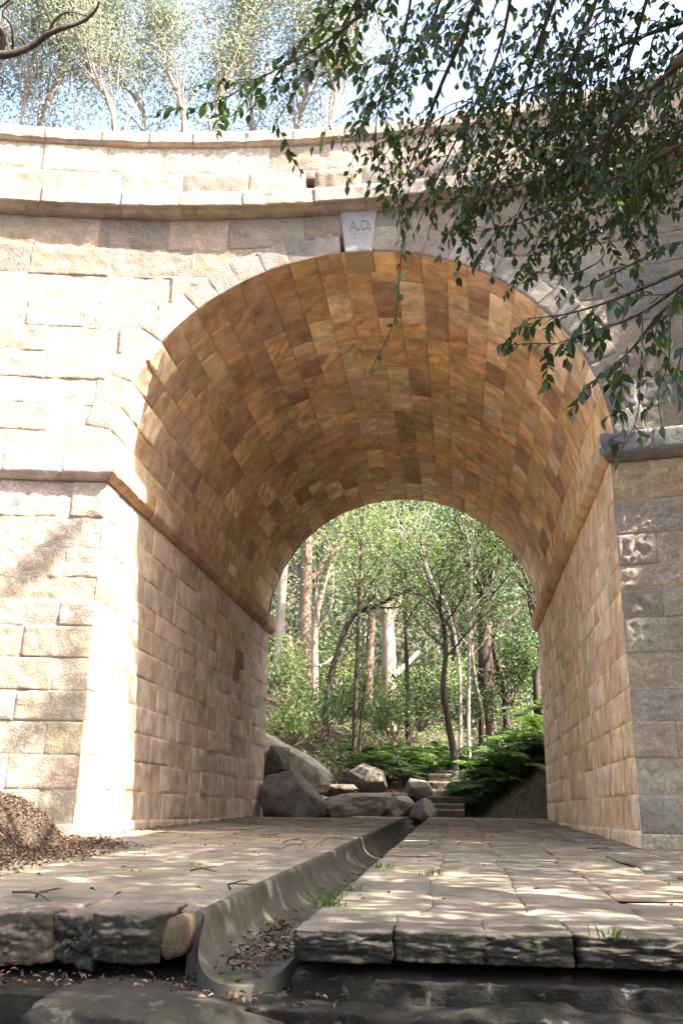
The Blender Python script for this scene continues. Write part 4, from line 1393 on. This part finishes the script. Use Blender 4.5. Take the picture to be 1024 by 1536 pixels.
# ---------------------------------------------------------------- gum trees above the parapet
EG = 'pale gum trees rising behind the parapet'
up_t = [
    ([(20, 400), (32, 190), (45, 110), (70, 20)], 15, 'pale gum limb rising at the far left above the parapet'),
    ([(45, 400), (62, 190), (88, 110), (105, 20)], 16, 'slanting pale gum second from the left above the parapet'),
    ([(185, 420), (172, 195), (140, 120), (120, 30)], 14, 'gum with spreading boughs leaning left above the parapet'),
    ([(230, 420), (218, 200), (180, 120), (150, 40)], 17, 'many-branched gum left of the middle of the parapet'),
    ([(285, 420), (276, 205), (250, 100), (232, 0)], 15, 'tall thin gum in the thick of the pale foliage'),
    ([(300, 420), (320, 205), (345, 110), (368, 10)], 16, 'gum leaning right with reddish bark near the tip of the hanging leaves'),
    ([(390, 420), (378, 205), (368, 120), (372, 20)], 18, 'upright pale gum behind the tip of the hanging leaves'),
    ([(440, 420), (445, 205), (460, 120), (450, 20)], 17, 'faint gum half hidden by the hanging leaves'),
    ([(500, 420), (492, 205), (505, 120), (520, 20)], 16, 'thin gum behind the hanging leaves left of the keystone line'),
    ([(-60, 420), (-40, 205), (-10, 120), (10, 20)], 17, 'gum whose boughs enter at the top left corner'),
]
for k, (pts, y, lb) in enumerate(up_t):
    path = px_path(pts, y)
    b = np.array(path[0]); bx = min(b[0] - 0.3, -5.6 - 0.22 * (y - 15))
    b2 = np.array([bx, y, float(ground_z(bx, y)) - 0.5])
    b3 = (b2 + np.array(path[1])) / 2 + np.array([(bx - b[0]) * 0.15, 0, 0])
    path = [b2, b3] + path[1:] + [np.array(path[-1]) * 1.0 + (np.array(path[-1]) - np.array(path[-2])) * 0.5]
    make_tree('gum_tree', lb, path, 0.13, 0.025, M_BARK_PINK if k % 3 else M_BARK_PALE, M_EUC, G_EUC, tr, limbs=26, t0=0.36, llen=3.6, nleaf=7200, lsize=0.17, lw=0.34, droop=0.55,
              clump=0.42, twigs=6, steep=0.8, group=EG, wob=0.16)

# ---------------------------------------------------------------- the tree overhanging from the right
fr = np.random.default_rng(33)
TB = np.array([5.0, -6.6, -0.6])
OT = empty('overhanging_tree', TB, 'large dark-leaved tree whose branches hang in front of the right half of the bridge', 'tree')
trunk = smooth_path([TB - np.array([0, 0, 0.8]), TB + np.array([0.1, 0, 2]), TB + np.array([-0.1, 0.2, 4.2]), TB + np.array([0.4, 0.6, 6.6]), TB + np.array([1.0, 0.8, 9.5]), TB + np.array([1.2, 1.0, 11.5])], 30)
mt = MB()
sweep(mt, trunk - TB, np.linspace(0.3, 0.08, 30), 12)
mt.build('trunk', M_BARK_DARK, OT)

G_NEAR = [(0.028, 0.055, 0.018), (0.035, 0.065, 0.02), (0.022, 0.045, 0.016), (0.045, 0.075, 0.022), (0.03, 0.06, 0.024)]
G_NEAR_L = G_NEAR + [(0.09, 0.13, 0.03), (0.16, 0.16, 0.03)]
br = MB()
lfm = MB()
LP, LD, LS = [], [], []


def leafy(P, r0, r1, step, side_len, rng, dense=1.0, ls=0.062, first=0.0, droop=0.55):
    """leaves set alternately on a twig, with short side twigs"""
    sweep(br, P - TB, np.linspace(r0, r1, len(P)), 5, cap=False)
    seg_ = np.r_[0, np.cumsum(np.linalg.norm(np.diff(P, axis=0), axis=1))]
    tot = seg_[-1]
    dense = dense * 1.2
    s = tot * first
    k = 0
    while s < tot:
        p = np.array([np.interp(s, seg_, P[:, i]) for i in range(3)])
        q = np.array([np.interp(min(tot, s + 0.02), seg_, P[:, i]) for i in range(3)])
        t = unit(q - p) if s < tot - 0.02 else unit(P[-1] - P[-2])
        sd = unit(np.cross(t, [0, 0, 1]) + rng.normal(0, 0.25, 3)) * (1 if k % 2 else -1)
        if side_len > 0 and rng.random() < 0.55:
            L = side_len * rng.uniform(0.4, 1.15)
            d = unit(t * 0.8 + sd * 0.8 + np.array([0, 0, rng.uniform(-0.55, 0.15)]))
            tp = limb_path(p, d, L, rng, n=5, wob=0.16, lift=-0.09)
            kq, _k = to_px(tp)
            if ((kq[:, 0] > 485) & (kq[:, 0] < 572) & (kq[:, 1] > 285) & (kq[:, 1] < 385)).any():
                s += step; k += 1
                continue
            leafy(tp, 0.0028, 0.001, 0.03, 0, rng, dense, ls, 0.12)
        else:
            d = unit(t * 0.55 + sd * 0.75 + np.array([0, 0, -droop]) + rng.normal(0, 0.2, 3))
            LP.append(p); LD.append(d); LS.append(ls * rng.uniform(0.6, 1.2))
        s += step * rng.uniform(0.6, 1.4) / dense
        k += 1
    LP.append(P[-1]); LD.append(unit(P[-1] - P[-2] + np.array([0, 0, -.2]))); LS.append(ls)


def twig(pts, d0, d1, rng, r0=0.012, side=0.28, dense=1.0, ls=0.05, first=0.0, link=None, step=0.05):
    dd = np.linspace(d0, d1, len(pts))
    P = smooth_path([at_dist(x, y, t) for (x, y), t in zip(pts, dd)], max(12, len(pts) * 6))
    P = P + fbm(P * 3.0, 2, 3)[:, None] * 0.03
    if link is not None:
        a = trunk[link]
        m = (a + P[0]) / 2 + np.array([0, 0, 0.5])
        sweep(br, smooth_path([a, m, P[0], P[min(3, len(P) - 1)]], 20)[:16] - TB, np.linspace(0.07, r0, 16), 7, cap=False)
    leafy(P, r0, 0.0018, step, side, rng, dense, ls, first)


# main boughs drawn from the photograph (pixel, distance)
twig([(760, -90), (700, 40), (655, 140), (620, 235), (592, 295)], 4.3, 4.6, fr, 0.014, 0.34, 1.0, first=0.1, link=18)
twig([(640, -90), (545, 15), (470, 72), (400, 112), (338, 150)], 3.9, 4.3, fr, 0.010, 0.30, 1.15, first=0.1, link=18)
twig([(570, -90), (510, 40), (450, 120), (412, 186)], 4.0, 4.2, fr, 0.007, 0.24, 1.0, first=0.2)
twig([(520, -80), (490, 20), (440, 75), (396, 160)], 4.2, 4.4, fr, 0.006, 0.18, 0.9, first=0.25)
twig([(620, -60), (600, 60), (568, 150), (556, 245)], 4.2, 4.3, fr, 0.007, 0.30, 1.1, first=0.15)
twig([(690, -80), (640, 50), (590, 110), (545, 150)], 4.5, 4.4, fr, 0.008, 0.24, 0.9, first=0.15)
twig([(860, -90), (810, 60), (765, 190), (720, 300), (690, 345)], 4.4, 4.8, fr, 0.012, 0.34, 0.9, first=0.1, link=20)
twig([(780, -60), (745, 80), (700, 180), (650, 280), (620, 350)], 4.6, 4.6, fr, 0.009, 0.30, 1.0, first=0.1)
twig([(930, -90), (870, 60), (845, 140), (800, 260), (770, 330)], 4.3, 4.7, fr, 0.010, 0.34, 0.85, first=0.1, link=21)
twig([(1060, 60), (960, 150), (885, 230), (800, 270), (690, 300)], 4.0, 4.8, fr, 0.013, 0.36, 1.0, first=0.05, link=16)
twig([(1070, 190), (960, 250), (870, 290), (790, 330), (740, 345)], 4.0, 4.7, fr, 0.012, 0.34, 1.1, first=0.05, link=15)
twig([(1060, 20), (950, 60), (850, 110), (760, 150), (690, 200)], 4.8, 5.0, fr, 0.012, 0.36, 0.85, first=0.05, link=19)
twig([(990, -80), (960, 40), (930, 140), (900, 240), (880, 330)], 4.6, 4.7, fr, 0.010, 0.36, 1.1, first=0.05)
twig([(1080, 130), (1010, 210), (960, 290), (900, 350), (850, 372)], 4.4, 4.6, fr, 0.010, 0.36, 1.15, first=0.05)
twig([(1075, -20), (1020, 80), (990, 180), (960, 280)], 5.0, 5.0, fr, 0.010, 0.40, 1.2, first=0.05, link=22)
twig([(1070, 250), (1000, 280), (930, 300), (850, 330), (800, 365)], 4.8, 5.0, fr, 0.008, 0.36, 1.1, first=0.05)
# lower right bough
twig([(1070, 385), (980, 425), (905, 455), (850, 470), (788, 478)], 3.5, 3.9, fr, 0.009, 0.24, 1.0, 0.057, first=0.0, link=11)
twig([(1075, 420), (1000, 460), (950, 520), (905, 560), (872, 582)], 3.4, 3.7, fr, 0.008, 0.24, 1.0, 0.057, first=0.0)
twig([(1060, 400), (960, 470), (880, 500), (820, 520)], 3.6, 3.9, fr, 0.007, 0.22, 0.95, 0.057, first=0.1)
twig([(1060, 350), (980, 380), (920, 410), (860, 440)], 3.8, 4.0, fr, 0.007, 0.20, 0.9, 0.055, first=0.0)
twig([(965, 480), (958, 560), (950, 630), (920, 690)], 3.6, 3.6, fr, 0.003, 0.12, 0.8, 0.056, first=0.15, step=0.06)
twig([(1005, 470), (1003, 540), (985, 590), (990, 640)], 3.5, 3.5, fr, 0.003, 0.10, 0.9, 0.055, first=0.1, step=0.06)
twig([(1030, 400), (1028, 500), (1015, 560), (1018, 600)], 3.4, 3.4, fr, 0.003, 0.12, 0.9, 0.055, first=0.1, step=0.06)
twig([(940, 520), (925, 600), (928, 650), (912, 660)], 3.7, 3.7, fr, 0.003, 0.10, 0.9, 0.055, first=0.3, step=0.06)
# sprays hanging below the cornice
twig([(600, 300), (604, 350), (598, 420), (590, 480), (572, 525), (555, 560)], 4.1, 4.1, fr, 0.0025, 0.0, 1.0, 0.05, first=0.05, step=0.055, )
twig([(592, 285), (598, 330), (606, 380)], 4.2, 4.2, fr, 0.003, 0.08, 0.8, first=0.0)
twig([(735, 310), (742, 360), (738, 415)], 4.6, 4.6, fr, 0.003, 0.12, 0.9, first=0.1)
twig([(700, 310), (702, 350), (706, 392)], 4.6, 4.6, fr, 0.003, 0.10, 0.9, first=0.1)
twig([(640, 260), (650, 310), (640, 350)], 4.5, 4.5, fr, 0.003, 0.14, 1.0, first=0.1)
twig([(870, 330), (905, 380), (860, 410), (800, 405)], 4.8, 4.9, fr, 0.004, 0.12, 0.7, first=0.3)
# dense leafy fill of the upper right
for k in range(54):
    x = fr.uniform(600, 1050); y = fr.uniform(-60, 235)
    if y > 300 - 0.0 * x: continue
    w = fr.uniform(60, 150)
    a = fr.uniform(1.7, 2.9)
    t = fr.uniform(4.2, 5.4)
    p0 = (x, y); p1 = (x + w * math.cos(a) * 0.5, y + w * math.sin(a) * 0.5 + 8); p2 = (x + w * math.cos(a), y + w * math.sin(a) + 30)
    twig([p0, p1, p2], t, t + 0.1, fr, 0.004, 0.24, 0.75, 0.047)
for k in range(34):
    x = fr.uniform(820, 1060); y = fr.uniform(-60, 270)
    w = fr.uniform(60, 130); a = fr.uniform(1.7, 2.9); t = fr.uniform(4.6, 5.8)
    twig([(x, y), (x + w * math.cos(a) * 0.5, y + w * math.sin(a) * 0.5 + 8), (x + w * math.cos(a), y + w * math.sin(a) + 30)], t, t + 0.1, fr, 0.004, 0.24, 0.9, 0.046)
LP, LD, LS = np.array(LP), np.array(LD), np.array(LS)
q_, _d = to_px(LP)
ok = ~((q_[:, 0] > 485) & (q_[:, 0] < 572) & (q_[:, 1] > 285) & (q_[:, 1] < 385))   # the inscription hangs clear of leaves
LP, LD, LS = LP[ok], LD[ok], LS[ok]
leaves(lfm, LP - TB, LD, LS, LS * fr.uniform(0.46, 0.58, len(LS)), fr, fine=True, cols=G_NEAR_L[:6] + G_NEAR + G_NEAR, roll=0.8, curl=0.16, fold=0.12)
print('near leaves', len(LP))
br.build('branch', M_BARK_DARK, OT)
lfm.build('hanging_foliage', M_LEAF_NEAR, OT)

# the rest of the crown, above and to the right of the picture
K1, K2 = SUN[2] / SUN[0], -SUN[1] / SUN[0]


def in_frame(P, m=25):
    q, D = to_px(P)
    return (D > 0.1) & (q[:, 0] > -m) & (q[:, 0] < 1024 + m) & (q[:, 1] > -m) & (q[:, 1] < 1536 + m)


def crown_leaves(org, centre, size, n, ls, wmax, rng, keepf=-0.05, fs=0.8, parent=None, name='crown', cols=G_NEAR):
    p = rng.normal(size=(n, 3)); p /= np.linalg.norm(p, axis=1)[:, None]
    p = p * (rng.uniform(0, 1, (n, 1)) ** 0.45) * np.asarray(size) + np.asarray(centre)
    w = p[:, 2] - K1 * p[:, 0]
    keep = (w < wmax + 0.6 * fbm(p * 0.9, 2, 4)) & (fbm(p * fs, 3, 17) > keepf) & ~in_frame(p) & (p[:, 1] < yc(p[:, 0]) - 0.4)
    p = p[keep]
    l = ls * rng.uniform(0.7, 1.3, len(p))
    mb = MB()
    leaves(mb, p - np.asarray(org), rng.normal(0, 0.8, p.shape) - np.array([0, 0, .4]), l, l * 0.5, rng, cols=cols)
    return mb.build(name, M_LEAF_NEAR, parent, smooth=False), len(p)


cl = MB()
for k in range(16):
    a = k * 2.4
    lp = limb_path(trunk[12 + k], np.array([math.cos(a) * 0.8 + 0.35, math.sin(a) * 0.8, 0.35]), 3.6, fr)
    if in_frame(lp).any(): continue
    sweep(cl, lp - TB, np.linspace(0.07, 0.015, len(lp)), 6)
cl.build('limb', M_BARK_DARK, OT)
_, nn = crown_leaves(TB, (6.2, -5.2, 7.2), (4.2, 4.2, 4.4), 26000, 0.15, 2.9, fr, parent=OT)
print('crown', nn)

# thin leafy boughs, high on the right, whose shadow falls on the left pier
SP = []
for pts, x_at in (([(108, 930), (118, 1010), (126, 1100), (140, 1190), (165, 1240)], 5.3), ([(-30, 940), (40, 870), (95, 815)], 5.6), ([(20, 1120), (75, 1090), (118, 1060)], 5.4), ([(60, 1230), (100, 1200), (125, 1120)], 5.2)):
    pp = []
    for a_, b_ in pts:
        w_ = at_y(a_, b_, -0.05)
        pp.append(w_ + SUN * ((x_at - w_[0]) / SUN[0]))
    P = smooth_path(pp, 20)
    if in_frame(P).any(): continue
    sb = MB()
    sweep(sb, P - TB, np.linspace(0.03, 0.012, 20), 5)
    sb.build('bough', M_BARK_DARK, OT)
    SP.append(P[fr.integers(0, 20, 260)] + fr.normal(0, 0.085, (260, 3)))
for wpt, sp_ in (((0.06, 0.1, 7.5), 0.22), ((0.5, 0.1, 7.4), 0.28), ((1.1, 0.1, 7.2), 0.32), ((1.7, 0.05, 6.9), 0.35), ((2.3, 0.0, 6.5), 0.4), ((2.6, -0.1, 7.4), 0.5), ((2.6, -0.1, 8.3), 0.5), ((3.0, -0.1, 9.1), 0.5), ((3.4, -.2, 6), .5)):  # unseen leaf clusters added along sun rays to shade keystone, ring and parapet
    c_ = np.array(wpt) + SUN * ((6.0 - wpt[0]) / SUN[0])
    SP.append(c_ + fr.normal(0, sp_, (int(700 * sp_), 3)))
for yy_ in np.linspace(-6.4, -1.5, 12):  # more unseen leaves, added only to keep sun off the gutter
    c_ = np.array((0.15, yy_, -0.15)) + SUN * (5.6 / SUN[0])
    SP.append(c_ + fr.normal(0, 0.32, (130, 3)))
SP = np.concatenate(SP)
SP = SP[~in_frame(SP)]
mb = MB(); leaves(mb, SP - TB, fr.normal(size=SP.shape), 0.09, 0.045, fr, cols=G_NEAR); mb.build('bough_and_shade_leaves', M_LEAF_NEAR, OT, smooth=False)

# a second tree on the right bank keeps the right-hand pier in shade
TB2 = np.array([9.4, -2.6, 0.8])
OT2 = empty('bank_tree', TB2, 'big shady tree on the bank just outside the right edge of the photo', 'tree')
t2 = smooth_path([TB2 - np.array([0, 0, 1]), TB2 + np.array([0, 0, 4]), TB2 + np.array([-0.6, 0.2, 8]), TB2 + np.array([-0.4, 0, 12])], 20)
mt = MB(); sweep(mt, t2 - TB2, np.linspace(0.35, 0.1, 20), 10)
for k in range(12):
    a = k * 2.4
    lp = limb_path(t2[7 + k], np.array([math.cos(a), math.sin(a), 0.4]), 3.0, fr)
    sweep(mt, lp - TB2, np.linspace(0.08, 0.02, len(lp)), 6)
mt.build('trunk', M_BARK_DARK, OT2)
_, nn = crown_leaves(TB2, (7.6, -2.6, 8.6), (3.4, 2.6, 5.4), 22000, 0.16, 3.0, fr, keepf=-0.25, parent=OT2)
print('crown2', nn)
# boughs reaching back over the creek, above the viewer
crown_leaves(TB, (2.5, -9.5, 6.6), (5.5, 4.5, 2.2), 26000, 0.17, 2.4, fr, keepf=-0.3, parent=OT)

# a bushy tree on the far right bank shades the creek bed
path = [(5.6, 13.6, float(ground_z(5.6, 13.6)) - 0.6), (5.4, 13.6, 4.5), (5.0, 13.7, 7.0), (4.8, 13.8, 9.5)]
make_tree('bank_tree', 'bushy tree on the far bank hidden behind the right abutment, shading the creek bed', path, 0.22, 0.06, M_BARK_DARK, M_LEAF, G_DARK, fr, limbs=18, t0=0.4, llen=3.6,
          nleaf=9000, lsize=0.17, clump=0.6)
path = [(4.6, 17.5, float(ground_z(4.6, 17.5)) - 0.6), (4.7, 17.4, 6), (4.3, 17.5, 9.0), (4.2, 17.6, 12)]
make_tree('bank_tree', 'dark bushy tree behind the ferns at the right edge of the arch opening', path, 0.2, 0.06, M_BARK_DARK, M_LEAF, G_DARK, fr, limbs=16, t0=0.4, llen=3.0,
          nleaf=6000, lsize=0.17, clump=0.6)

# the bare bough at the top left, from a tree left of the picture
TB3 = np.array([-5.4, -3.4, 0.2])
BT = empty('bare_bough_tree', TB3, 'tree left of the photo whose dark crooked bough pokes into the top left corner', 'tree')
mt = MB()
t3 = smooth_path([TB3 - np.array([0, 0, 1]), TB3 + np.array([0.1, 0, 3]), TB3 + np.array([-0.1, 0.2, 6]), TB3 + np.array([0.1, 0, 9])], 20)
sweep(mt, t3 - TB3, np.linspace(0.22, 0.1, 20), 10)
Q = lambda pts, t: smooth_path([at_dist(x, y, t) for x, y in pts], 24)
b1 = Q([(-90, 60), (-30, 78), (15, 82), (45, 72), (75, 52), (120, 38), (150, 20), (158, 2)], 8.2)
sweep(mt, smooth_path([t3[15], (t3[15] + b1[0]) / 2 + np.array([0, 0, .3]), b1[0], b1[2]], 14)[:12] - TB3, np.linspace(0.06, 0.042, 12), 7, cap=False)
sweep(mt, b1 + fbm(b1 * 4, 3, 2)[:, None] * 0.09 - TB3, np.linspace(0.04, 0.008, 24), 7)
for pts, r in (([(2, 80), (5, 55), (-5, 40), (-30, 30)], 0.028), ([(40, 73), (36, 62), (26, 55)], 0.014), ([(70, 54), (85, 28), (105, 18), (140, 26)], 0.013),
               ([(-20, 5), (0, 10), (22, -8)], 0.018), ([(-20, 110), (4, 118), (0, 140)], 0.01), ([(20, 80), (18, 40), (4, 20), (20, 2)], 0.012), ([(60, 60), (66, 40), (52, 22)], 0.007)):
    p = Q(pts, 8.25)
    sweep(mt, p - TB3, np.linspace(r, r * 0.3, len(p)), 6)
mt.build('trunk', M_BARK_DARK, BT)
p = TB3 + np.array([0, 0, 9.5]) + fr.normal(0, 1, (2500, 3)) * np.array([1.2, 1.2, 1.0])
p = p[~in_frame(p) & (p[:, 0] < -4.2)]
mb = MB(); leaves(mb, p - TB3, fr.normal(size=p.shape) - np.array([0, 0, .5]), 0.16, 0.05, fr, cols=G_EUC); mb.build('crown', M_EUC, BT, smooth=False)

# ---------------------------------------------------------------- litter, twigs, tufts
lr = np.random.default_rng(44)
DEADC = [(0.12, 0.07, 0.05), (0.16, 0.10, 0.07), (0.08, 0.052, 0.04), (0.2, 0.14, 0.1), (0.14, 0.075, 0.055), (0.06, 0.042, 0.034)]
n = 34000
x = lr.uniform(-4.6, -0.6, n); y = lr.uniform(-5.6, -0.1, n)
d = toe(y) + 0.15 - x
keep = (lr.uniform(0, 1, n) < np.clip(0.12 + d * 1.6, 0.0, 1)) & (d > -0.9) & ((d > -0.25) | (lr.uniform(0, 1, n) < 0.10))
x, y = x[keep], y[keep]
z = np.maximum(ground_z(x, y), slab_z(x, y)) + lr.uniform(0.006, 0.03, len(x))
pos = np.stack([x, y, z], 1)
# leaves blown into the gutter and over its mouth
m = 700
gxs = 0.30 + lr.normal(0, 0.09, m); gys = np.r_[lr.uniform(-6.3, -4.8, 430), lr.uniform(-4.8, 10, 270)]
gz2 = 0.02 * gys - 0.205 - sstep(-6.0, -7.0, gys) * 0.03 + lr.uniform(0.01, 0.05, m)
pos = np.r_[pos, np.stack([gxs, gys, gz2], 1)]
# strewn thinly over both pavings and round the boulders
m = 420
px_, py_ = lr.uniform(-2.4, 4.0, m), lr.uniform(-5.6, 10, m)
ok = ~((px_ > -0.02) & (px_ < 0.6))
pos = np.r_[pos, np.stack([px_[ok], py_[ok], slab_z(px_[ok], py_[ok]) + 0.012], 1)]
m = 300
py_ = lr.uniform(0.2, 9, m); px_ = -HALF + np.abs(lr.normal(0, 0.14, m)) + 0.03
pos = np.r_[pos, np.stack([px_, py_, slab_z(px_, py_) + 0.014], 1)]
m = 260
px_, py_ = lr.uniform(-0.9, 0.75, m), lr.uniform(-6.6, -6.25, m)
pos = np.r_[pos, np.stack([px_, py_, -0.25 - 0.028 * (px_ + 4) + lr.uniform(0, 0.03, m)], 1)]
m = 9000
px_, py_ = lr.uniform(-5, 6, m), lr.uniform(10.6, 22, m)
pos = np.r_[pos, np.stack([px_, py_, ground_z(px_, py_) + 0.02], 1)]
N = len(pos)
d = np.stack([lr.normal(size=N), lr.normal(size=N), lr.normal(0, 0.25, N)], 1)
l = lr.uniform(0.018, 0.05, N) * np.where(pos[:, 1] > 10.5, 1.8, 1.0)
mb = MB()
leaves(mb, pos, d, l, l * lr.uniform(0.3, 0.5, N), lr, cols=DEADC, roll=0.35, curl=0.25, fold=0.3)
tag(mb.build('leaf_litter', M_DEAD, smooth=False), 'brown fallen leaves on the earth bank, in the gutter and over the paving', 'leaf litter', kind='stuff')

tw = [((20, 1338), (75, 1352), 'thin dark twig lying across the near left paving beside the leaf litter'),
      ((55, 1345), (72, 1338), 'short forked twig beside the near left paving edge'),
      ((285, 1306), (325, 1308), 'short dark twig on the left paving halfway to the gutter'),
      ((345, 1333), (378, 1327), 'dark twig on the left paving close to the gutter lip'),
      ((390, 1253), (418, 1256), 'dark bark strip on the left paving deep under the arch'),
      ((425, 1263), (460, 1261), 'small curved twig on the left paving deep under the arch'),
      ((225, 1252), (262, 1250), 'reddish bark strip at the foot of the left abutment'),
      ((880, 1273), (918, 1275), 'small dark twig on the right paving at the corner of the right pier')]
for k, (a, b, lb) in enumerate(tw):
    def flo(px, py):
        dd = ray(px, py); t = (0.02 * CAM[1] + 0.012 - CAM[2]) / (dd[2] - 0.02 * dd[1]); return CAM + dd * t
    p, q = flo(*a), flo(*b)
    if np.linalg.norm(q - p) > 1.0: q = p + unit(q - p) * 0.8
    mid = (p + q) / 2 + np.array([lr.normal(0, .03), lr.normal(0, .03), 0.015])
    P = smooth_path([p, mid, q], 10)
    mb = MB(); sweep(mb, P - P[0], np.linspace(0.007, 0.003, 10), 6)
    s2 = smooth_path([P[5], P[5] + np.array([0.05, 0.07, 0.012]), P[5] + np.array([0.06, 0.13, 0.008])], 6)
    sweep(mb, s2 - P[0], np.linspace(0.004, 0.002, 6), 5)
    o = mb.build('twig', M_BARK_DARK if k != 6 else M_BARK_BROWN); o.location = P[0]
    tag(o, lb, 'twig', 'twigs and bark strips on the paving')

mb = MB()
tufts = [(0.57, -5.3, 26, 0.045), (0.60, -4.9, 20, 0.04), (1.0, -3.9, 30, 0.05), (0.66, -3.4, 30, 0.05), (1.73, -6.40, 14, 0.05), (1.80, -6.42, 10, 0.045), (0.585, -5.7, 40, 0.07)]
for cx, cy, k, h in tufts:
    pp = np.stack([cx + lr.normal(0, 0.035, k), cy + lr.normal(0, 0.05, k), np.full(k, 0.02 * cy - 0.01)], 1)
    leaves(mb, pp, lr.normal(0, 0.45, (k, 3)) + np.array([0, 0, 1.0]), h * lr.uniform(.6, 1.3, k), 0.007, lr, cols=[(0.06, 0.12, 0.02), (0.09, 0.15, 0.03)])
k = 1500
px_ = lr.uniform(1.9, 3.6, k); py_ = lr.uniform(10.8, 13.0, k)
leaves(mb, np.stack([px_, py_, ground_z(px_, py_)], 1), lr.normal(0, 0.6, (k, 3)) + np.array([0, 0, .8]), 0.12 * lr.uniform(.5, 1.3, k), 0.012, lr, cols=[(0.08, 0.12, 0.03), (0.16, 0.14, 0.07)])
tag(mb.build('grass', M_LEAF, smooth=False), 'small green grass tufts in the paving joints and on the bank beyond the arch', 'grass', kind='stuff')
